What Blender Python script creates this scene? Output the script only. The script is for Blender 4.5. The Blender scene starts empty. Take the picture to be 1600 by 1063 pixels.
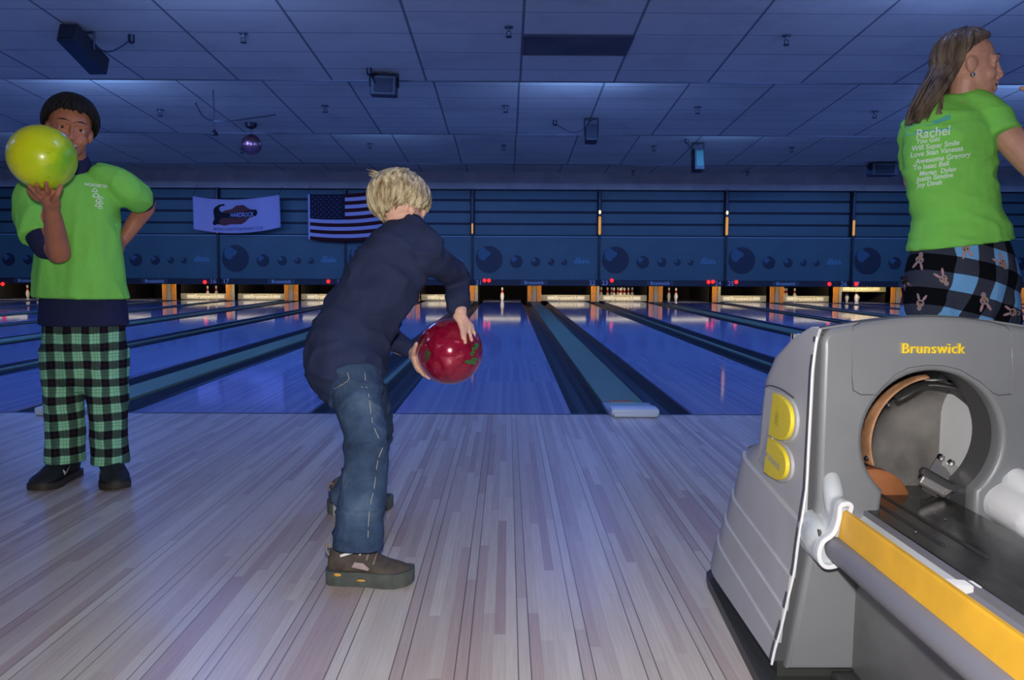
import bpy, bmesh, math, random
import numpy as np
from mathutils import Vector, Matrix, Euler
from mathutils.bvhtree import BVHTree

random.seed(7)
PI = math.pi
scene = bpy.context.scene
COL = scene.collection

# ------------------------------------------------------------------ camera
FPX, CAMH, PITCH, YAW, ROLL = 1266.66, 0.8527, 0.0854, 0.0061, 0.0044
_F = Vector((math.sin(YAW)*math.cos(PITCH), math.cos(YAW)*math.cos(PITCH), -math.sin(PITCH)))
_R0 = Vector((math.cos(YAW), -math.sin(YAW), 0))
_U0 = Vector((math.sin(YAW)*math.sin(PITCH), math.cos(YAW)*math.sin(PITCH), math.cos(PITCH)))
_R = _R0*math.cos(ROLL) + _U0*math.sin(ROLL)
_U = _U0*math.cos(ROLL) - _R0*math.sin(ROLL)
CAMPOS = Vector((0, 0, CAMH))
cam_data = bpy.data.cameras.new('camera')
cam_data.sensor_width = 36.0
cam_data.lens = FPX*36.0/1600.0
cam_data.clip_start = 0.05
cam_data.clip_end = 200
cam = bpy.data.objects.new('camera', cam_data)
COL.objects.link(cam)
m = Matrix.Identity(4)
for i in range(3):
    m[i][0] = _R[i]; m[i][1] = _U[i]; m[i][2] = -_F[i]; m[i][3] = CAMPOS[i]
cam.matrix_world = m
scene.camera = cam

# ------------------------------------------------------------------ world, exposure
w = bpy.data.worlds.new('world'); scene.world = w; w.use_nodes = True
w.node_tree.nodes['Background'].inputs[0].default_value = (0.10, 0.24, 1.0, 1)
w.node_tree.nodes['Background'].inputs[1].default_value = 0.09
scene.view_settings.view_transform = 'Standard'
scene.view_settings.look = 'None'
scene.view_settings.gamma = 1.0
scene.view_settings.use_curve_mapping = False
scene.view_settings.exposure = 0.0

# ------------------------------------------------------------------ lights
LIGHTK = 1.0
def area(name, loc, rot, sx, sy, power, color, spread=PI):
    d = bpy.data.lights.new(name, 'AREA'); d.shape = 'RECTANGLE'; d.size = sx; d.size_y = sy
    d.energy = power; d.color = color; d.spread = spread
    o = bpy.data.objects.new(name, d); COL.objects.link(o)
    o.location = loc; o.rotation_euler = rot
    return o
# camera flash, just above the lens
area('flash_light', (0.0, -0.02, 0.985), (math.radians(82), 0, 0), 0.06, 0.03, 43.0, (1.0, 0.965, 0.94))
LIPS = [2.52, 6.57, 10.62, 14.67, 18.72]
LIPZ, RISEZ = 3.268, 3.56
BLUE = (0.055, 0.20, 1.0)
UPBLUE = (0.17, 0.31, 1.0)
CYAN = (0.10, 0.36, 1.0)
TUBES = {0: [-12.4, -5.8, 0.9, 7.4], 1: [-9.3, -2.75, 4.2, 10.8], 2: [-12.4, -5.75, 1.0, 7.3, 13.6],
         3: [-9.0, -2.35, 4.15, 10.7], 4: [-12.3, -5.7, 1.0, 7.4, 13.9]}
TPOW = {0: 6, 1: 60, 2: 52, 3: 30, 4: 13}  # last row is added to light the masking, its lip shows no glow
UPOW = {0: 80, 1: 84, 2: 72, 3: 30, 4: 0}
GPOS = {1: 0.38, 2: 0.72, 3: 0.93}
GPOW = {1: 6.0, 2: 6.5, 3: 4.5}
for li, xs in TUBES.items():
    for x in xs:
        area('black_light_glow', (x, LIPS[li]+0.30, 3.34), (math.radians(8), 0, 0), 1.15, 0.25, TPOW[li], BLUE)
        if UPOW[li]: area('black_light_glow', (x, LIPS[li]+0.10, 3.40), (math.radians(97), 0, 0), 1.15, 0.06, UPOW[li], UPBLUE)
        if li in GPOS: area('black_light_glow', (x, LIPS[li]+GPOS[li], RISEZ-0.0716*GPOS[li]-0.06), (math.radians(115), 0, 0), 1.25, 0.04, GPOW[li], CYAN)

# ------------------------------------------------------------------ helpers
def P(px, py, Y):
    """point of the place seen at pixel (px, py) at distance Y down the lanes"""
    d = _F*FPX + _R*(px-800) - _U*(py-531.5)
    return CAMPOS + d*(Y/d.y)
def PX(px, py, X):
    d = _F*FPX + _R*(px-800) - _U*(py-531.5)
    return CAMPOS + d*(X/d.x)
def srgb(h):
    if isinstance(h, str):
        h = h.lstrip('#'); c = [int(h[i:i+2], 16)/255 for i in (0, 2, 4)]
    else:
        c = [v/255 for v in h]
    return tuple(((v/12.92) if v <= 0.04045 else ((v+0.055)/1.055)**2.4) for v in c)

class NT:
    def __init__(s, name):
        s.m = bpy.data.materials.new(name); s.m.use_nodes = True
        s.t = s.m.node_tree; s.b = s.t.nodes['Principled BSDF']
    def n(s, typ, **kw):
        nd = s.t.nodes.new(typ)
        for k, v in kw.items(): setattr(nd, k, v)
        return nd
    def link(s, a, b): s.t.links.new(a, b)
    def put(s, sock, v):
        if hasattr(v, 'links') or hasattr(v, 'is_linked'): s.t.links.new(v, sock)
        else: sock.default_value = v
    def math(s, op, a, b=None, c=None):
        nd = s.n('ShaderNodeMath', operation=op)
        s.put(nd.inputs[0], a)
        if b is not None: s.put(nd.inputs[1], b)
        if c is not None: s.put(nd.inputs[2], c)
        return nd.outputs[0]
    def coords(s):
        tc = s.n('ShaderNodeTexCoord'); sp = s.n('ShaderNodeSeparateXYZ'); s.link(tc.outputs['Object'], sp.inputs[0])
        return tc.outputs['Object'], sp.outputs[0], sp.outputs[1], sp.outputs[2]
    def comb(s, x, y, z=0.0):
        nd = s.n('ShaderNodeCombineXYZ'); s.put(nd.inputs[0], x); s.put(nd.inputs[1], y); s.put(nd.inputs[2], z)
        return nd.outputs[0]
    def white(s, vec):
        nd = s.n('ShaderNodeTexWhiteNoise', noise_dimensions='3D'); s.put(nd.inputs['Vector'], vec); return nd.outputs['Value']
    def noise(s, vec, scale, detail=3.0, rough=0.5):
        nd = s.n('ShaderNodeTexNoise'); s.put(nd.inputs['Vector'], vec); nd.inputs['Scale'].default_value = scale
        nd.inputs['Detail'].default_value = detail; nd.inputs['Roughness'].default_value = rough
        return nd.outputs['Fac']
    def ramp(s, fac, stops):
        nd = s.n('ShaderNodeValToRGB'); s.put(nd.inputs[0], fac)
        el = nd.color_ramp.elements
        while len(el) < len(stops): el.new(0.5)
        for e, (p, c) in zip(el, stops): e.position = p; e.color = (*c, 1)
        return nd.outputs[0]
    def mix(s, fac, a, b, mode='MIX'):
        nd = s.n('ShaderNodeMix', data_type='RGBA', blend_type=mode)
        s.put(nd.inputs[0], fac)
        for sock, v in ((nd.inputs[6], a), (nd.inputs[7], b)):
            if isinstance(v, tuple): v = (*v, 1) if len(v) == 3 else v
            s.put(sock, v)
        return nd.outputs[2]
    def bump(s, h, strength=0.2, dist=0.01):
        nd = s.n('ShaderNodeBump'); s.put(nd.inputs['Height'], h); nd.inputs['Strength'].default_value = strength
        nd.inputs['Distance'].default_value = dist; s.link(nd.outputs[0], s.b.inputs['Normal'])
    def base(s, c, rough=0.5, metal=0.0, spec=0.5, coat=0.0):
        if isinstance(c, tuple): c = (*c, 1) if len(c) == 3 else c
        s.put(s.b.inputs['Base Color'], c); s.put(s.b.inputs['Roughness'], rough)
        s.b.inputs['Metallic'].default_value = metal; s.b.inputs['Specular IOR Level'].default_value = spec
        if coat: s.b.inputs['Coat Weight'].default_value = coat; s.b.inputs['Coat Roughness'].default_value = 0.05
        return s.m

def mat(name, c, rough=0.5, metal=0.0, spec=0.5, var=0.0, vscale=8, bump=0.0, bscale=60, coat=0.0, emit=None, estr=0.0):
    nt = NT(name); c = srgb(c) if not (isinstance(c, tuple) and max(c) <= 1.0) else c
    if var:
        co = nt.coords()[0]; f = nt.noise(co, vscale, 4)
        lo = tuple(max(0, v*(1-var)) for v in c); hi = tuple(min(1, v*(1+var)) for v in c)
        col = nt.ramp(f, [(0.3, lo), (0.7, hi)])
    else: col = c
    nt.base(col, rough, metal, spec, coat)
    if bump:
        co = nt.coords()[0]; nt.bump(nt.noise(co, bscale, 3), bump, 0.005)
    if emit is not None:
        nt.b.inputs['Emission Color'].default_value = (*emit, 1); nt.b.inputs['Emission Strength'].default_value = estr
    return nt.m

def finish(me, smooth=False, angle=None):
    if smooth:
        me.polygons.foreach_set('use_smooth', [True]*len(me.polygons))
        if angle is not None and hasattr(me, 'set_sharp_from_angle'): me.set_sharp_from_angle(angle=math.radians(angle))
    me.update()

def obj(name, bm, mats, parent=None, smooth=False, angle=None):
    """link a bmesh (world coordinates) as one mesh object, under parent if given"""
    me = bpy.data.meshes.new(name)
    if isinstance(bm, bpy.types.Mesh): me = bm; me.name = name
    else: bm.to_mesh(me); bm.free()
    if not isinstance(mats, (list, tuple)): mats = [mats]
    if len(me.materials): me.materials.clear()
    for mm in mats: me.materials.append(mm)
    finish(me, smooth, angle)
    o = bpy.data.objects.new(name, me); COL.objects.link(o)
    if parent is not None:
        o.parent = parent
        q = parent; off = Vector((0, 0, 0))
        while q is not None: off += q.location; q = q.parent
        me.transform(Matrix.Translation(-off))
    return o
def tag(o, label=None, cat=None, group=None, kind=None):
    if label: o['label'] = label
    if cat: o['category'] = cat
    if group: o['group'] = group
    if kind: o['kind'] = kind
    return o
def thing(name, label, cat, loc=(0, 0, 0), group=None):
    o = bpy.data.objects.new(name, None); COL.objects.link(o); o.location = loc; o.empty_display_size = 0.1
    return tag(o, label, cat, group)
def recenter(o):
    """move a single-mesh thing's origin to the middle of its base"""
    me = o.data
    n = len(me.vertices); co = np.empty(n*3); me.vertices.foreach_get('co', co); co = co.reshape(-1, 3)
    c = Vector(((co[:, 0].min()+co[:, 0].max())/2, (co[:, 1].min()+co[:, 1].max())/2, co[:, 2].min()))
    me.transform(Matrix.Translation(-c)); o.location = c
    return o
def copy_tree(o, parent=None):
    c = o.copy(); COL.objects.link(c)
    if parent is not None: c.parent = parent
    for ch in [q for q in bpy.data.objects if q.parent is o]: copy_tree(ch, c)
    return c

def box(bm, x0, x1, y0, y1, z0, z1, bev=0.0, M=None, mi=0):
    vs = [bm.verts.new((x, y, z)) for x in (x0, x1) for y in (y0, y1) for z in (z0, z1)]
    fs = []
    for idx in ((0, 1, 3, 2), (4, 6, 7, 5), (0, 4, 5, 1), (2, 3, 7, 6), (0, 2, 6, 4), (1, 5, 7, 3)):
        f = bm.faces.new([vs[i] for i in idx]); f.material_index = mi; fs.append(f)
    if bev > 0:
        es = list({e for f in fs for e in f.edges})
        r = bmesh.ops.bevel(bm, geom=es+vs, offset=bev, segments=2, profile=0.6, affect='EDGES')
        vs = list({v for f in r['faces'] for v in f.verts} | {v for v in vs if v.is_valid})
        for f in r['faces']: f.material_index = mi
        allv = set()
        st = [vs[0]]
        while st:
            v = st.pop()
            if v in allv: continue
            allv.add(v)
            for e in v.link_edges: st.append(e.other_vert(v))
        vs = list(allv)
    if M is not None: bmesh.ops.transform(bm, matrix=M, verts=vs)
    return vs
def newbox(*a, **k):
    bm = bmesh.new(); box(bm, *a, **k); return bm

def crom(pts, per=4):
    pts = [Vector(p) for p in pts]
    if len(pts) < 3: per = 1
    out = []
    n = len(pts)
    for i in range(n-1):
        p0 = pts[max(i-1, 0)]; p1 = pts[i]; p2 = pts[i+1]; p3 = pts[min(i+2, n-1)]
        for k in range(per):
            t = k/per; t2 = t*t; t3 = t2*t
            out.append(0.5*((2*p1)+(-p0+p2)*t+(2*p0-5*p1+4*p2-p3)*t2+(-p0+3*p1-3*p2+p3)*t3))
    out.append(pts[-1])
    return out
def tube(bm, pts, rads, hint=(1, 0, 0), seg=14, per=4, cap=True, mi=0):
    """tapered elliptical tube; rads = r or (a, b), a along the hint"""
    n = len(pts)
    R = [(r, r) if not isinstance(r, (tuple, list)) else tuple(r) for r in rads]
    P4 = [Vector(p) for p in pts]
    cp = crom(P4, per)
    cr = [tuple(v) for v in crom([Vector((r[0], r[1], 0)) for r in R], per)]
    cr = [(max(1e-4, v[0]), max(1e-4, v[1])) for v in cr]
    rings = []
    h = Vector(hint).normalized()
    N = len(cp)
    frames = []
    for i in range(N):
        t = (cp[min(i+1, N-1)]-cp[max(i-1, 0)])
        if t.length < 1e-9: t = Vector((0, 0, 1))
        t.normalize()
        s = h-t*h.dot(t)
        if s.length < 1e-3: s = t.orthogonal()
        s.normalize(); b = t.cross(s)
        frames.append((t, s, b))
    seq = []
    if cap:
        t, s, b = frames[0]; a, c = cr[0]; rr = min(a, c)
        for k in (80, 55, 28):
            q = math.radians(k); seq.append((cp[0]-t*rr*math.sin(q)*0.9, s, b, a*math.cos(q), c*math.cos(q)))
    for i in range(N): seq.append((cp[i], frames[i][1], frames[i][2], cr[i][0], cr[i][1]))
    if cap:
        t, s, b = frames[-1]; a, c = cr[-1]; rr = min(a, c)
        for k in (28, 55, 80):
            q = math.radians(k); seq.append((cp[-1]+t*rr*math.sin(q)*0.9, s, b, a*math.cos(q), c*math.cos(q)))
    for (p, s, b, a, c) in seq:
        rings.append([bm.verts.new(p+s*(a*math.cos(2*PI*j/seg))+b*(c*math.sin(2*PI*j/seg))) for j in range(seg)])
    for i in range(len(rings)-1):
        for j in range(seg):
            f = bm.faces.new((rings[i][j], rings[i][(j+1) % seg], rings[i+1][(j+1) % seg], rings[i+1][j])); f.material_index = mi
    for rg, fl in ((rings[0], True), (rings[-1], False)):
        f = bm.faces.new(list(reversed(rg)) if fl else rg); f.material_index = mi
    return rings
def ball(bm, c, r, M=None, seg=16, rings=10, mi=0):
    """ellipsoid; r scalar or (x, y, z) in frame M (3x3)"""
    r = (r, r, r) if not isinstance(r, (tuple, list)) else r
    T = Matrix.Translation(Vector(c)) @ ((M.to_4x4()) if M is not None else Matrix.Identity(4)) @ Matrix.Diagonal((*r, 1))
    res = bmesh.ops.create_uvsphere(bm, u_segments=seg, v_segments=rings, radius=1, matrix=T)
    for f in {f for v in res['verts'] for f in v.link_faces}: f.material_index = mi
    return res['verts']
def lathe(bm, prof, c=(0, 0, 0), seg=16, M=None, mi=0):
    """prof: list of (r, z) about the z axis"""
    rings = []
    T = Matrix.Translation(Vector(c)) @ (M.to_4x4() if M is not None else Matrix.Identity(4))
    for r, z in prof:
        rings.append([bm.verts.new(T @ Vector((max(r, 1e-5)*math.cos(2*PI*j/seg), max(r, 1e-5)*math.sin(2*PI*j/seg), z))) for j in range(seg)])
    for i in range(len(rings)-1):
        for j in range(seg):
            f = bm.faces.new((rings[i][j], rings[i][(j+1) % seg], rings[i+1][(j+1) % seg], rings[i+1][j])); f.material_index = mi
    f = bm.faces.new(list(reversed(rings[0]))); f.material_index = mi
    f = bm.faces.new(rings[-1]); f.material_index = mi
def extrude_poly(bm, pts, d, mi=0):
    """closed polygon pts (3D, planar) extruded by vector d"""
    d = Vector(d)
    a = [bm.verts.new(p) for p in pts]; b = [bm.verts.new(Vector(p)+d) for p in pts]
    n = len(a)
    f = bm.faces.new(a); f.material_index = mi
    f = bm.faces.new(list(reversed(b))); f.material_index = mi
    for i in range(n):
        f = bm.faces.new((a[i], b[i], b[(i+1) % n], a[(i+1) % n])); f.material_index = mi
    bmesh.ops.recalc_face_normals(bm, faces=bm.faces[:])
def eval_mesh(o):
    dg = bpy.context.evaluated_depsgraph_get()
    me = bpy.data.meshes.new_from_object(o.evaluated_get(dg))
    return me
def fuse(bm, voxel=0.006, it=4, fac=0.5):
    """join overlapping closed shapes into one continuous surface"""
    me = bpy.data.meshes.new('tmp'); bm.to_mesh(me); bm.free()
    o = bpy.data.objects.new('tmp', me); COL.objects.link(o)
    md = o.modifiers.new('r', 'REMESH'); md.mode = 'VOXEL'; md.voxel_size = voxel; md.use_smooth_shade = True
    if it:
        sm = o.modifiers.new('s', 'SMOOTH'); sm.iterations = it; sm.factor = fac
    bpy.context.view_layer.update()
    out = eval_mesh(o)
    bpy.data.objects.remove(o); bpy.data.meshes.remove(me)
    return out
def curve_shape(outer, holes, depth, bev=0.0, res=1):
    """flat shape with holes in the XY plane, extruded +-depth, bevelled -> mesh"""
    cu = bpy.data.curves.new('c', 'CURVE'); cu.dimensions = '2D'; cu.fill_mode = 'BOTH'
    cu.extrude = depth; cu.bevel_depth = bev; cu.bevel_resolution = 2
    if bev: cu.offset = -bev
    for pl in [outer]+holes:
        sp = cu.splines.new('POLY'); sp.points.add(len(pl)-1); sp.use_cyclic_u = True
        for q, p in zip(sp.points, pl): q.co = (p[0], p[1], 0, 1)
    o = bpy.data.objects.new('c', cu); COL.objects.link(o); bpy.context.view_layer.update()
    me = eval_mesh(o); bpy.data.objects.remove(o); bpy.data.curves.remove(cu)
    return me
def text_shape(s, size, depth=0.0, align='CENTER', shear=0.0, off=0.0, spacing=1.0, bev=0.0):
    cu = bpy.data.curves.new('t', 'FONT'); cu.body = s; cu.size = size; cu.extrude = depth
    cu.align_x = align; cu.align_y = 'CENTER'; cu.shear = shear; cu.offset = off; cu.space_character = spacing; cu.resolution_u = 3; cu.bevel_depth = bev; cu.bevel_resolution = 1
    o = bpy.data.objects.new('t', cu); COL.objects.link(o); bpy.context.view_layer.update()
    me = eval_mesh(o); bpy.data.objects.remove(o); bpy.data.curves.remove(cu)
    return me
def place(me, origin, ax, ay):
    """map mesh XY plane to origin + x*ax + y*ay + z*(ax x ay)"""
    ax = Vector(ax); ay = Vector(ay); az = ax.cross(ay).normalized()
    M = Matrix.Identity(4)
    for i in range(3): M[i][0] = ax[i]; M[i][1] = ay[i]; M[i][2] = az[i]; M[i][3] = Vector(origin)[i]
    me.transform(M); return me
def wrinkle(me, amp=0.004, scale=(14, 14, 6), seed=0.0, zr=None):
    """soft cloth folds: push the surface in and out along its normals"""
    from mathutils import noise as mn
    me.update()
    ns = [v.normal.copy() for v in me.vertices]
    for v, n_ in zip(me.vertices, ns):
        p = Vector((v.co.x*scale[0]+seed, v.co.y*scale[1], v.co.z*scale[2]))
        w_ = mn.noise(p)+0.5*mn.noise(p*2.1)
        r_ = 1-abs(mn.noise(p*0.9+Vector((5, 3, 1))))*2.2
        v.co += Vector((n_.x, n_.y, n_.z*0.12))*amp*(0.8*w_+0.9*max(0, r_)**2-0.3)
    me.update(); return me
def join_meshes(items):
    """items: [(mesh, material_index)] -> bmesh"""
    bm = bmesh.new()
    for me, mi in items:
        n0 = len(bm.faces); bm.from_mesh(me); bm.faces.ensure_lookup_table()
        for i in range(n0, len(bm.faces)): bm.faces[i].material_index = mi
    return bm
def drape(me, target_mesh, direction, off=0.0015):
    """press a flat mesh onto a target surface along a direction (world coordinates)"""
    bvh = BVHTree.FromPolygons([v.co.copy() for v in target_mesh.vertices], [tuple(p.vertices) for p in target_mesh.polygons])
    fixed = Vector(direction).normalized() if direction is not None else None
    last = None
    for v in me.vertices:
        d = fixed if fixed is not None else (v.co-CAMPOS).normalized()
        hit = bvh.ray_cast(v.co-d*0.6, d)
        if hit[0] is not None: last = hit[0]-d*off; v.co = last
        elif last is not None: v.co = v.co+d*((last-v.co).dot(d))
    return me
# ------------------------------------------------------------------ materials of the setting
def m_boards():
    nt = NT('approach_boards'); _, x, y, z = nt.coords()
    W_ = 0.0272
    xi = nt.math('FLOOR', nt.math('DIVIDE', x, W_))
    rn = nt.white(nt.comb(xi, 3.0, 0.0))
    yo = nt.math('ADD', nt.math('MULTIPLY', y, 1.15), nt.math('MULTIPLY', rn, 7.0))
    yi = nt.math('FLOOR', yo)
    rv = nt.white(nt.comb(xi, yi, 5.0))
    col = nt.ramp(rv, [(0.0, (0.49, 0.38, 0.35)), (0.22, (0.55, 0.465, 0.42)), (0.5, (0.62, 0.56, 0.50)), (1.0, (0.70, 0.645, 0.57))])
    g = nt.noise(nt.comb(nt.math('MULTIPLY', x, 160.0), nt.math('MULTIPLY', y, 5.0), 0.0), 1.0, 4)
    col = nt.mix(0.25, col, nt.ramp(g, [(0.3, (0.35, 0.25, 0.2)), (0.7, (0.9, 0.85, 0.8))]), 'MULTIPLY')
    # dark joints around every fifth board
    ph = nt.math('FRACT', nt.math('DIVIDE', x, W_*5))
    d1 = nt.math('LESS_THAN', nt.math('ABSOLUTE', nt.math('SUBTRACT', ph, 0.2)), 0.010)
    d0 = nt.math('LESS_THAN', nt.math('ABSOLUTE', nt.math('SUBTRACT', ph, 0.4)), 0.010)
    lines = nt.math('MAXIMUM', d1, d0)
    col = nt.mix(nt.math('MULTIPLY', lines, 0.8), col, (0.09, 0.07, 0.07))
    en = nt.math('LESS_THAN', nt.math('ABSOLUTE', nt.math('SUBTRACT', nt.math('FRACT', yo), 0.5)), 0.0)
    sc_ = nt.noise(nt.coords()[0], 3.0, 5)
    nt.base(col, 0.30, 0, 0.42)
    return nt.m
def m_lane():
    nt = NT('lane_surface'); _, x, y, z = nt.coords()
    W_ = 0.0272
    xi = nt.math('FLOOR', nt.math('DIVIDE', x, W_)); yi = nt.math('FLOOR', nt.math('MULTIPLY', y, 0.7))
    rv = nt.white(nt.comb(xi, yi, 1.0))
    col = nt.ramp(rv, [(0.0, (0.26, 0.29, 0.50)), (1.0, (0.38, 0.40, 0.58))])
    nt.base(col, 0.07, 0, 0.6)
    return nt.m
def m_ceiling():
    nt = NT('ceiling_tiles'); _, x, y, z = nt.coords()
    a = nt.math('FRACT', nt.math('DIVIDE', nt.math('SUBTRACT', x, 0.155-1.2*30), 1.2))
    la = nt.math('LESS_THAN', nt.math('ABSOLUTE', nt.math('SUBTRACT', a, 0.5)), 0.488)
    yy = nt.math('FRACT', nt.math('DIVIDE', nt.math('SUBTRACT', nt.math('MODULO', nt.math('SUBTRACT', y, 2.52-4.05*4), 4.05), 0.0), 0.597))
    lb = nt.math('LESS_THAN', nt.math('ABSOLUTE', nt.math('SUBTRACT', yy, 0.5)), 0.482)
    ti = nt.white(nt.comb(nt.math('FLOOR', nt.math('DIVIDE', nt.math('SUBTRACT', x, 0.155), 1.2)), nt.math('FLOOR', nt.math('DIVIDE', y, 0.6)), 0))
    base = nt.ramp(ti, [(0.0, (0.66, 0.58, 0.41)), (1.0, (0.74, 0.65, 0.46))])
    st = nt.noise(nt.coords()[0], 1.1, 5, 0.65)
    base = nt.mix(nt.ramp(st, [(0.5, (0,)*3), (0.75, (0.35,)*3)]), base, (0.34, 0.28, 0.2))
    c = nt.mix(nt.math('MULTIPLY_ADD', la, 0.75, 0.25), (0.08, 0.08, 0.09), base)
    c = nt.mix(nt.math('MULTIPLY_ADD', lb, 0.5, 0.5), (0.12, 0.12, 0.13), c)
    nt.base(c, 0.9, 0, 0.1)
    nt.bump(nt.noise(nt.coords()[0], 90, 2), 0.3, 0.004)
    return nt.m
M_FLOOR, M_LANE, M_CEIL = m_boards(), m_lane(), m_ceiling()
M_BLACK = mat('black', (0.006, 0.006, 0.008), 0.6)
M_GUT = mat('gutter_black', (0.010, 0.013, 0.018), 0.35, 0, 0.4)
M_CAP = mat('division_grey', (0.13, 0.21, 0.12), 0.4, 0, 0.4)
M_NOSE = mat('nose_grey', (0.30, 0.37, 0.37), 0.45)
M_GREYPL = mat('pale_grey_plastic', (0.66, 0.70, 0.68), 0.4)
M_MASK = mat('mask_blue', (0.048, 0.108, 0.095), 0.45, var=0.12, vscale=1.5)
M_MASKD = mat('mask_ball_print', (0.008, 0.012, 0.02), 0.5)
M_MASKM = mat('mask_ball_patch', (0.04, 0.11, 0.14), 0.5)  # paler patch printed on each ball
M_MASKT = mat('mask_text', (0.16, 0.36, 0.46), 0.5)
M_POST = mat('mask_post', (0.02, 0.022, 0.025), 0.3, 0.6)
M_BULK = mat('bulkhead_grey', (0.62, 0.52, 0.40), 0.85, var=0.15, vscale=2)
M_SIGN = mat('sign_black', (0.012, 0.012, 0.014), 0.5)
M_SIGNG = mat('sign_grey', (0.05, 0.055, 0.06), 0.5)
M_SIGNT = mat('sign_lettering', (0.45, 0.47, 0.5), 0.5)
M_AMBER = mat('amber_sheen', (0.8, 0.35, 0.05), 0.3, emit=(1.0, 0.42, 0.06), estr=0.55)  # emissive stand-in for an orange highlight on the metal posts
M_WGLINT = mat('pale_glint', (0.9, 0.8, 0.5), 0.3, emit=(1.0, 0.75, 0.35), estr=1.1)  # glowing stand-in for the pale highlight on the posts
M_RED = mat('red_lamp', (0.8, 0.03, 0.03), 0.3, emit=(1.0, 0.025, 0.02), estr=1.3)
M_KICKO = mat('kickback_orange', (0.60, 0.23, 0.02), 0.5, var=0.15, vscale=12)
M_KICKW = mat('kickback_cream', (0.34, 0.31, 0.21), 0.5)
M_PIT = mat('pit_dark', (0.015, 0.012, 0.010), 0.8)
M_RAKE = mat('rake_cream', (0.30, 0.29, 0.18), 0.45)
M_RAKED = mat('rake_spots', (0.70, 0.68, 0.50), 0.4)
M_PIN = mat('pin_white', (0.88, 0.87, 0.80), 0.25, coat=0.5)
M_PINR = mat('pin_red', (0.62, 0.03, 0.03), 0.3)
M_TUBE = mat('pit_tube', (1, 1, 1), 0.5, emit=(1.0, 0.86, 0.55), estr=3.2)
M_BLTUBE = mat('black_light_tube', (0.2, 0.4, 0.8), 0.5, emit=(0.06, 0.35, 0.8), estr=1.6)
M_DMETAL = mat('dark_fixture', (0.012, 0.012, 0.014), 0.45)
M_DGREY = mat('dark_grey_metal', (0.09, 0.09, 0.09), 0.4, 0.3)

FOUL, XW = 4.777, 17.5
L1, G1, G2 = 1.0541, 0.5179, 0.7348
PITCHX = 2*L1+G1+G2
X21 = -0.142
LEND = 24.1
MASKY = 21.7
def lane_x(k): return X21+PITCHX*(k//2)+(L1+G2 if k % 2 else 0)

# ------------------------------------------------------------------ floor, ceiling, walls
tag(obj('floor', newbox(-XW, XW, -2.5, FOUL, -0.12, 0.0), M_FLOOR), 'pale maple board approach lit blue with dark joints', kind='structure')
tag(obj('floor_foul_line', newbox(-XW, XW, FOUL-0.012, FOUL+0.012, -0.01, 0.0012), mat('foul_line', (0.05, 0.05, 0.09), 0.3)), kind='structure')
bpy.data.objects['floor_foul_line'].name = 'trim_foul_line'
tag(obj('floor_under_lanes', newbox(-XW, XW, FOUL, 26.3, -0.2, -0.13), M_BLACK), kind='structure')
bpy.data.objects['floor_under_lanes'].name = 'floor.001'
bm = bmesh.new()
# saw-tooth ceiling: each bay slopes down away from the bowlers and ends in a lip
prof = []
for i, ly in enumerate([-1.53]+LIPS[:-1]):
    prof += [(ly, RISEZ), (ly+4.05, LIPZ)]
prof += [(LIPS[-1], RISEZ), (MASKY+0.1, RISEZ-0.0716*2.98*0.6)]
vs = [(bm.verts.new((-XW, y, z)), bm.verts.new((XW, y, z))) for y, z in prof]
top = [(bm.verts.new((-XW, y, 4.0)), bm.verts.new((XW, y, 4.0))) for y in (prof[0][0], prof[-1][0])]
for a, b in zip(vs, vs[1:]): bm.faces.new((a[0], a[1], b[1], b[0]))
bm.faces.new((vs[-1][0], vs[-1][1], top[1][1], top[1][0])); bm.faces.new((top[1][0], top[1][1], top[0][1], top[0][0]))
bm.faces.new((top[0][0], top[0][1], vs[0][1], vs[0][0]))
bm.faces.new([v[0] for v in vs]+[top[1][0], top[0][0]]); bm.faces.new([v[1] for v in reversed(vs)]+[top[0][1], top[1][1]])
bmesh.ops.recalc_face_normals(bm, faces=bm.faces[:])
tag(obj('ceiling', bm, M_CEIL), 'stepped tiled ceiling lit blue by hidden lamps', kind='structure')
MTOP = 2.995
tag(obj('wall_bulkhead', newbox(-XW, XW, MASKY-0.05, MASKY+0.15, MTOP, RISEZ+0.1), M_BULK), kind='structure')
tag(obj('wall_far', newbox(-XW, XW, 26.2, 26.3, -0.2, 3.6), M_PIT), kind='structure')
tag(obj('wall_left', newbox(-XW-0.1, -XW, 3.0, 26.3, -0.2, 3.6), M_BULK), kind='structure')
tag(obj('wall_right', newbox(XW, XW+0.1, 3.0, 26.3, -0.2, 3.6), M_BULK), kind='structure')
# step shadow line under every lip, put in as a thin dark edge angle
for i, ly in enumerate(LIPS):
    if ly < 5: continue
    tag(obj('trim_%d' % (i+1), newbox(-XW, XW, ly-0.012, ly+0.006, LIPZ-0.012, LIPZ+0.03), M_DGREY), kind='structure')

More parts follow.
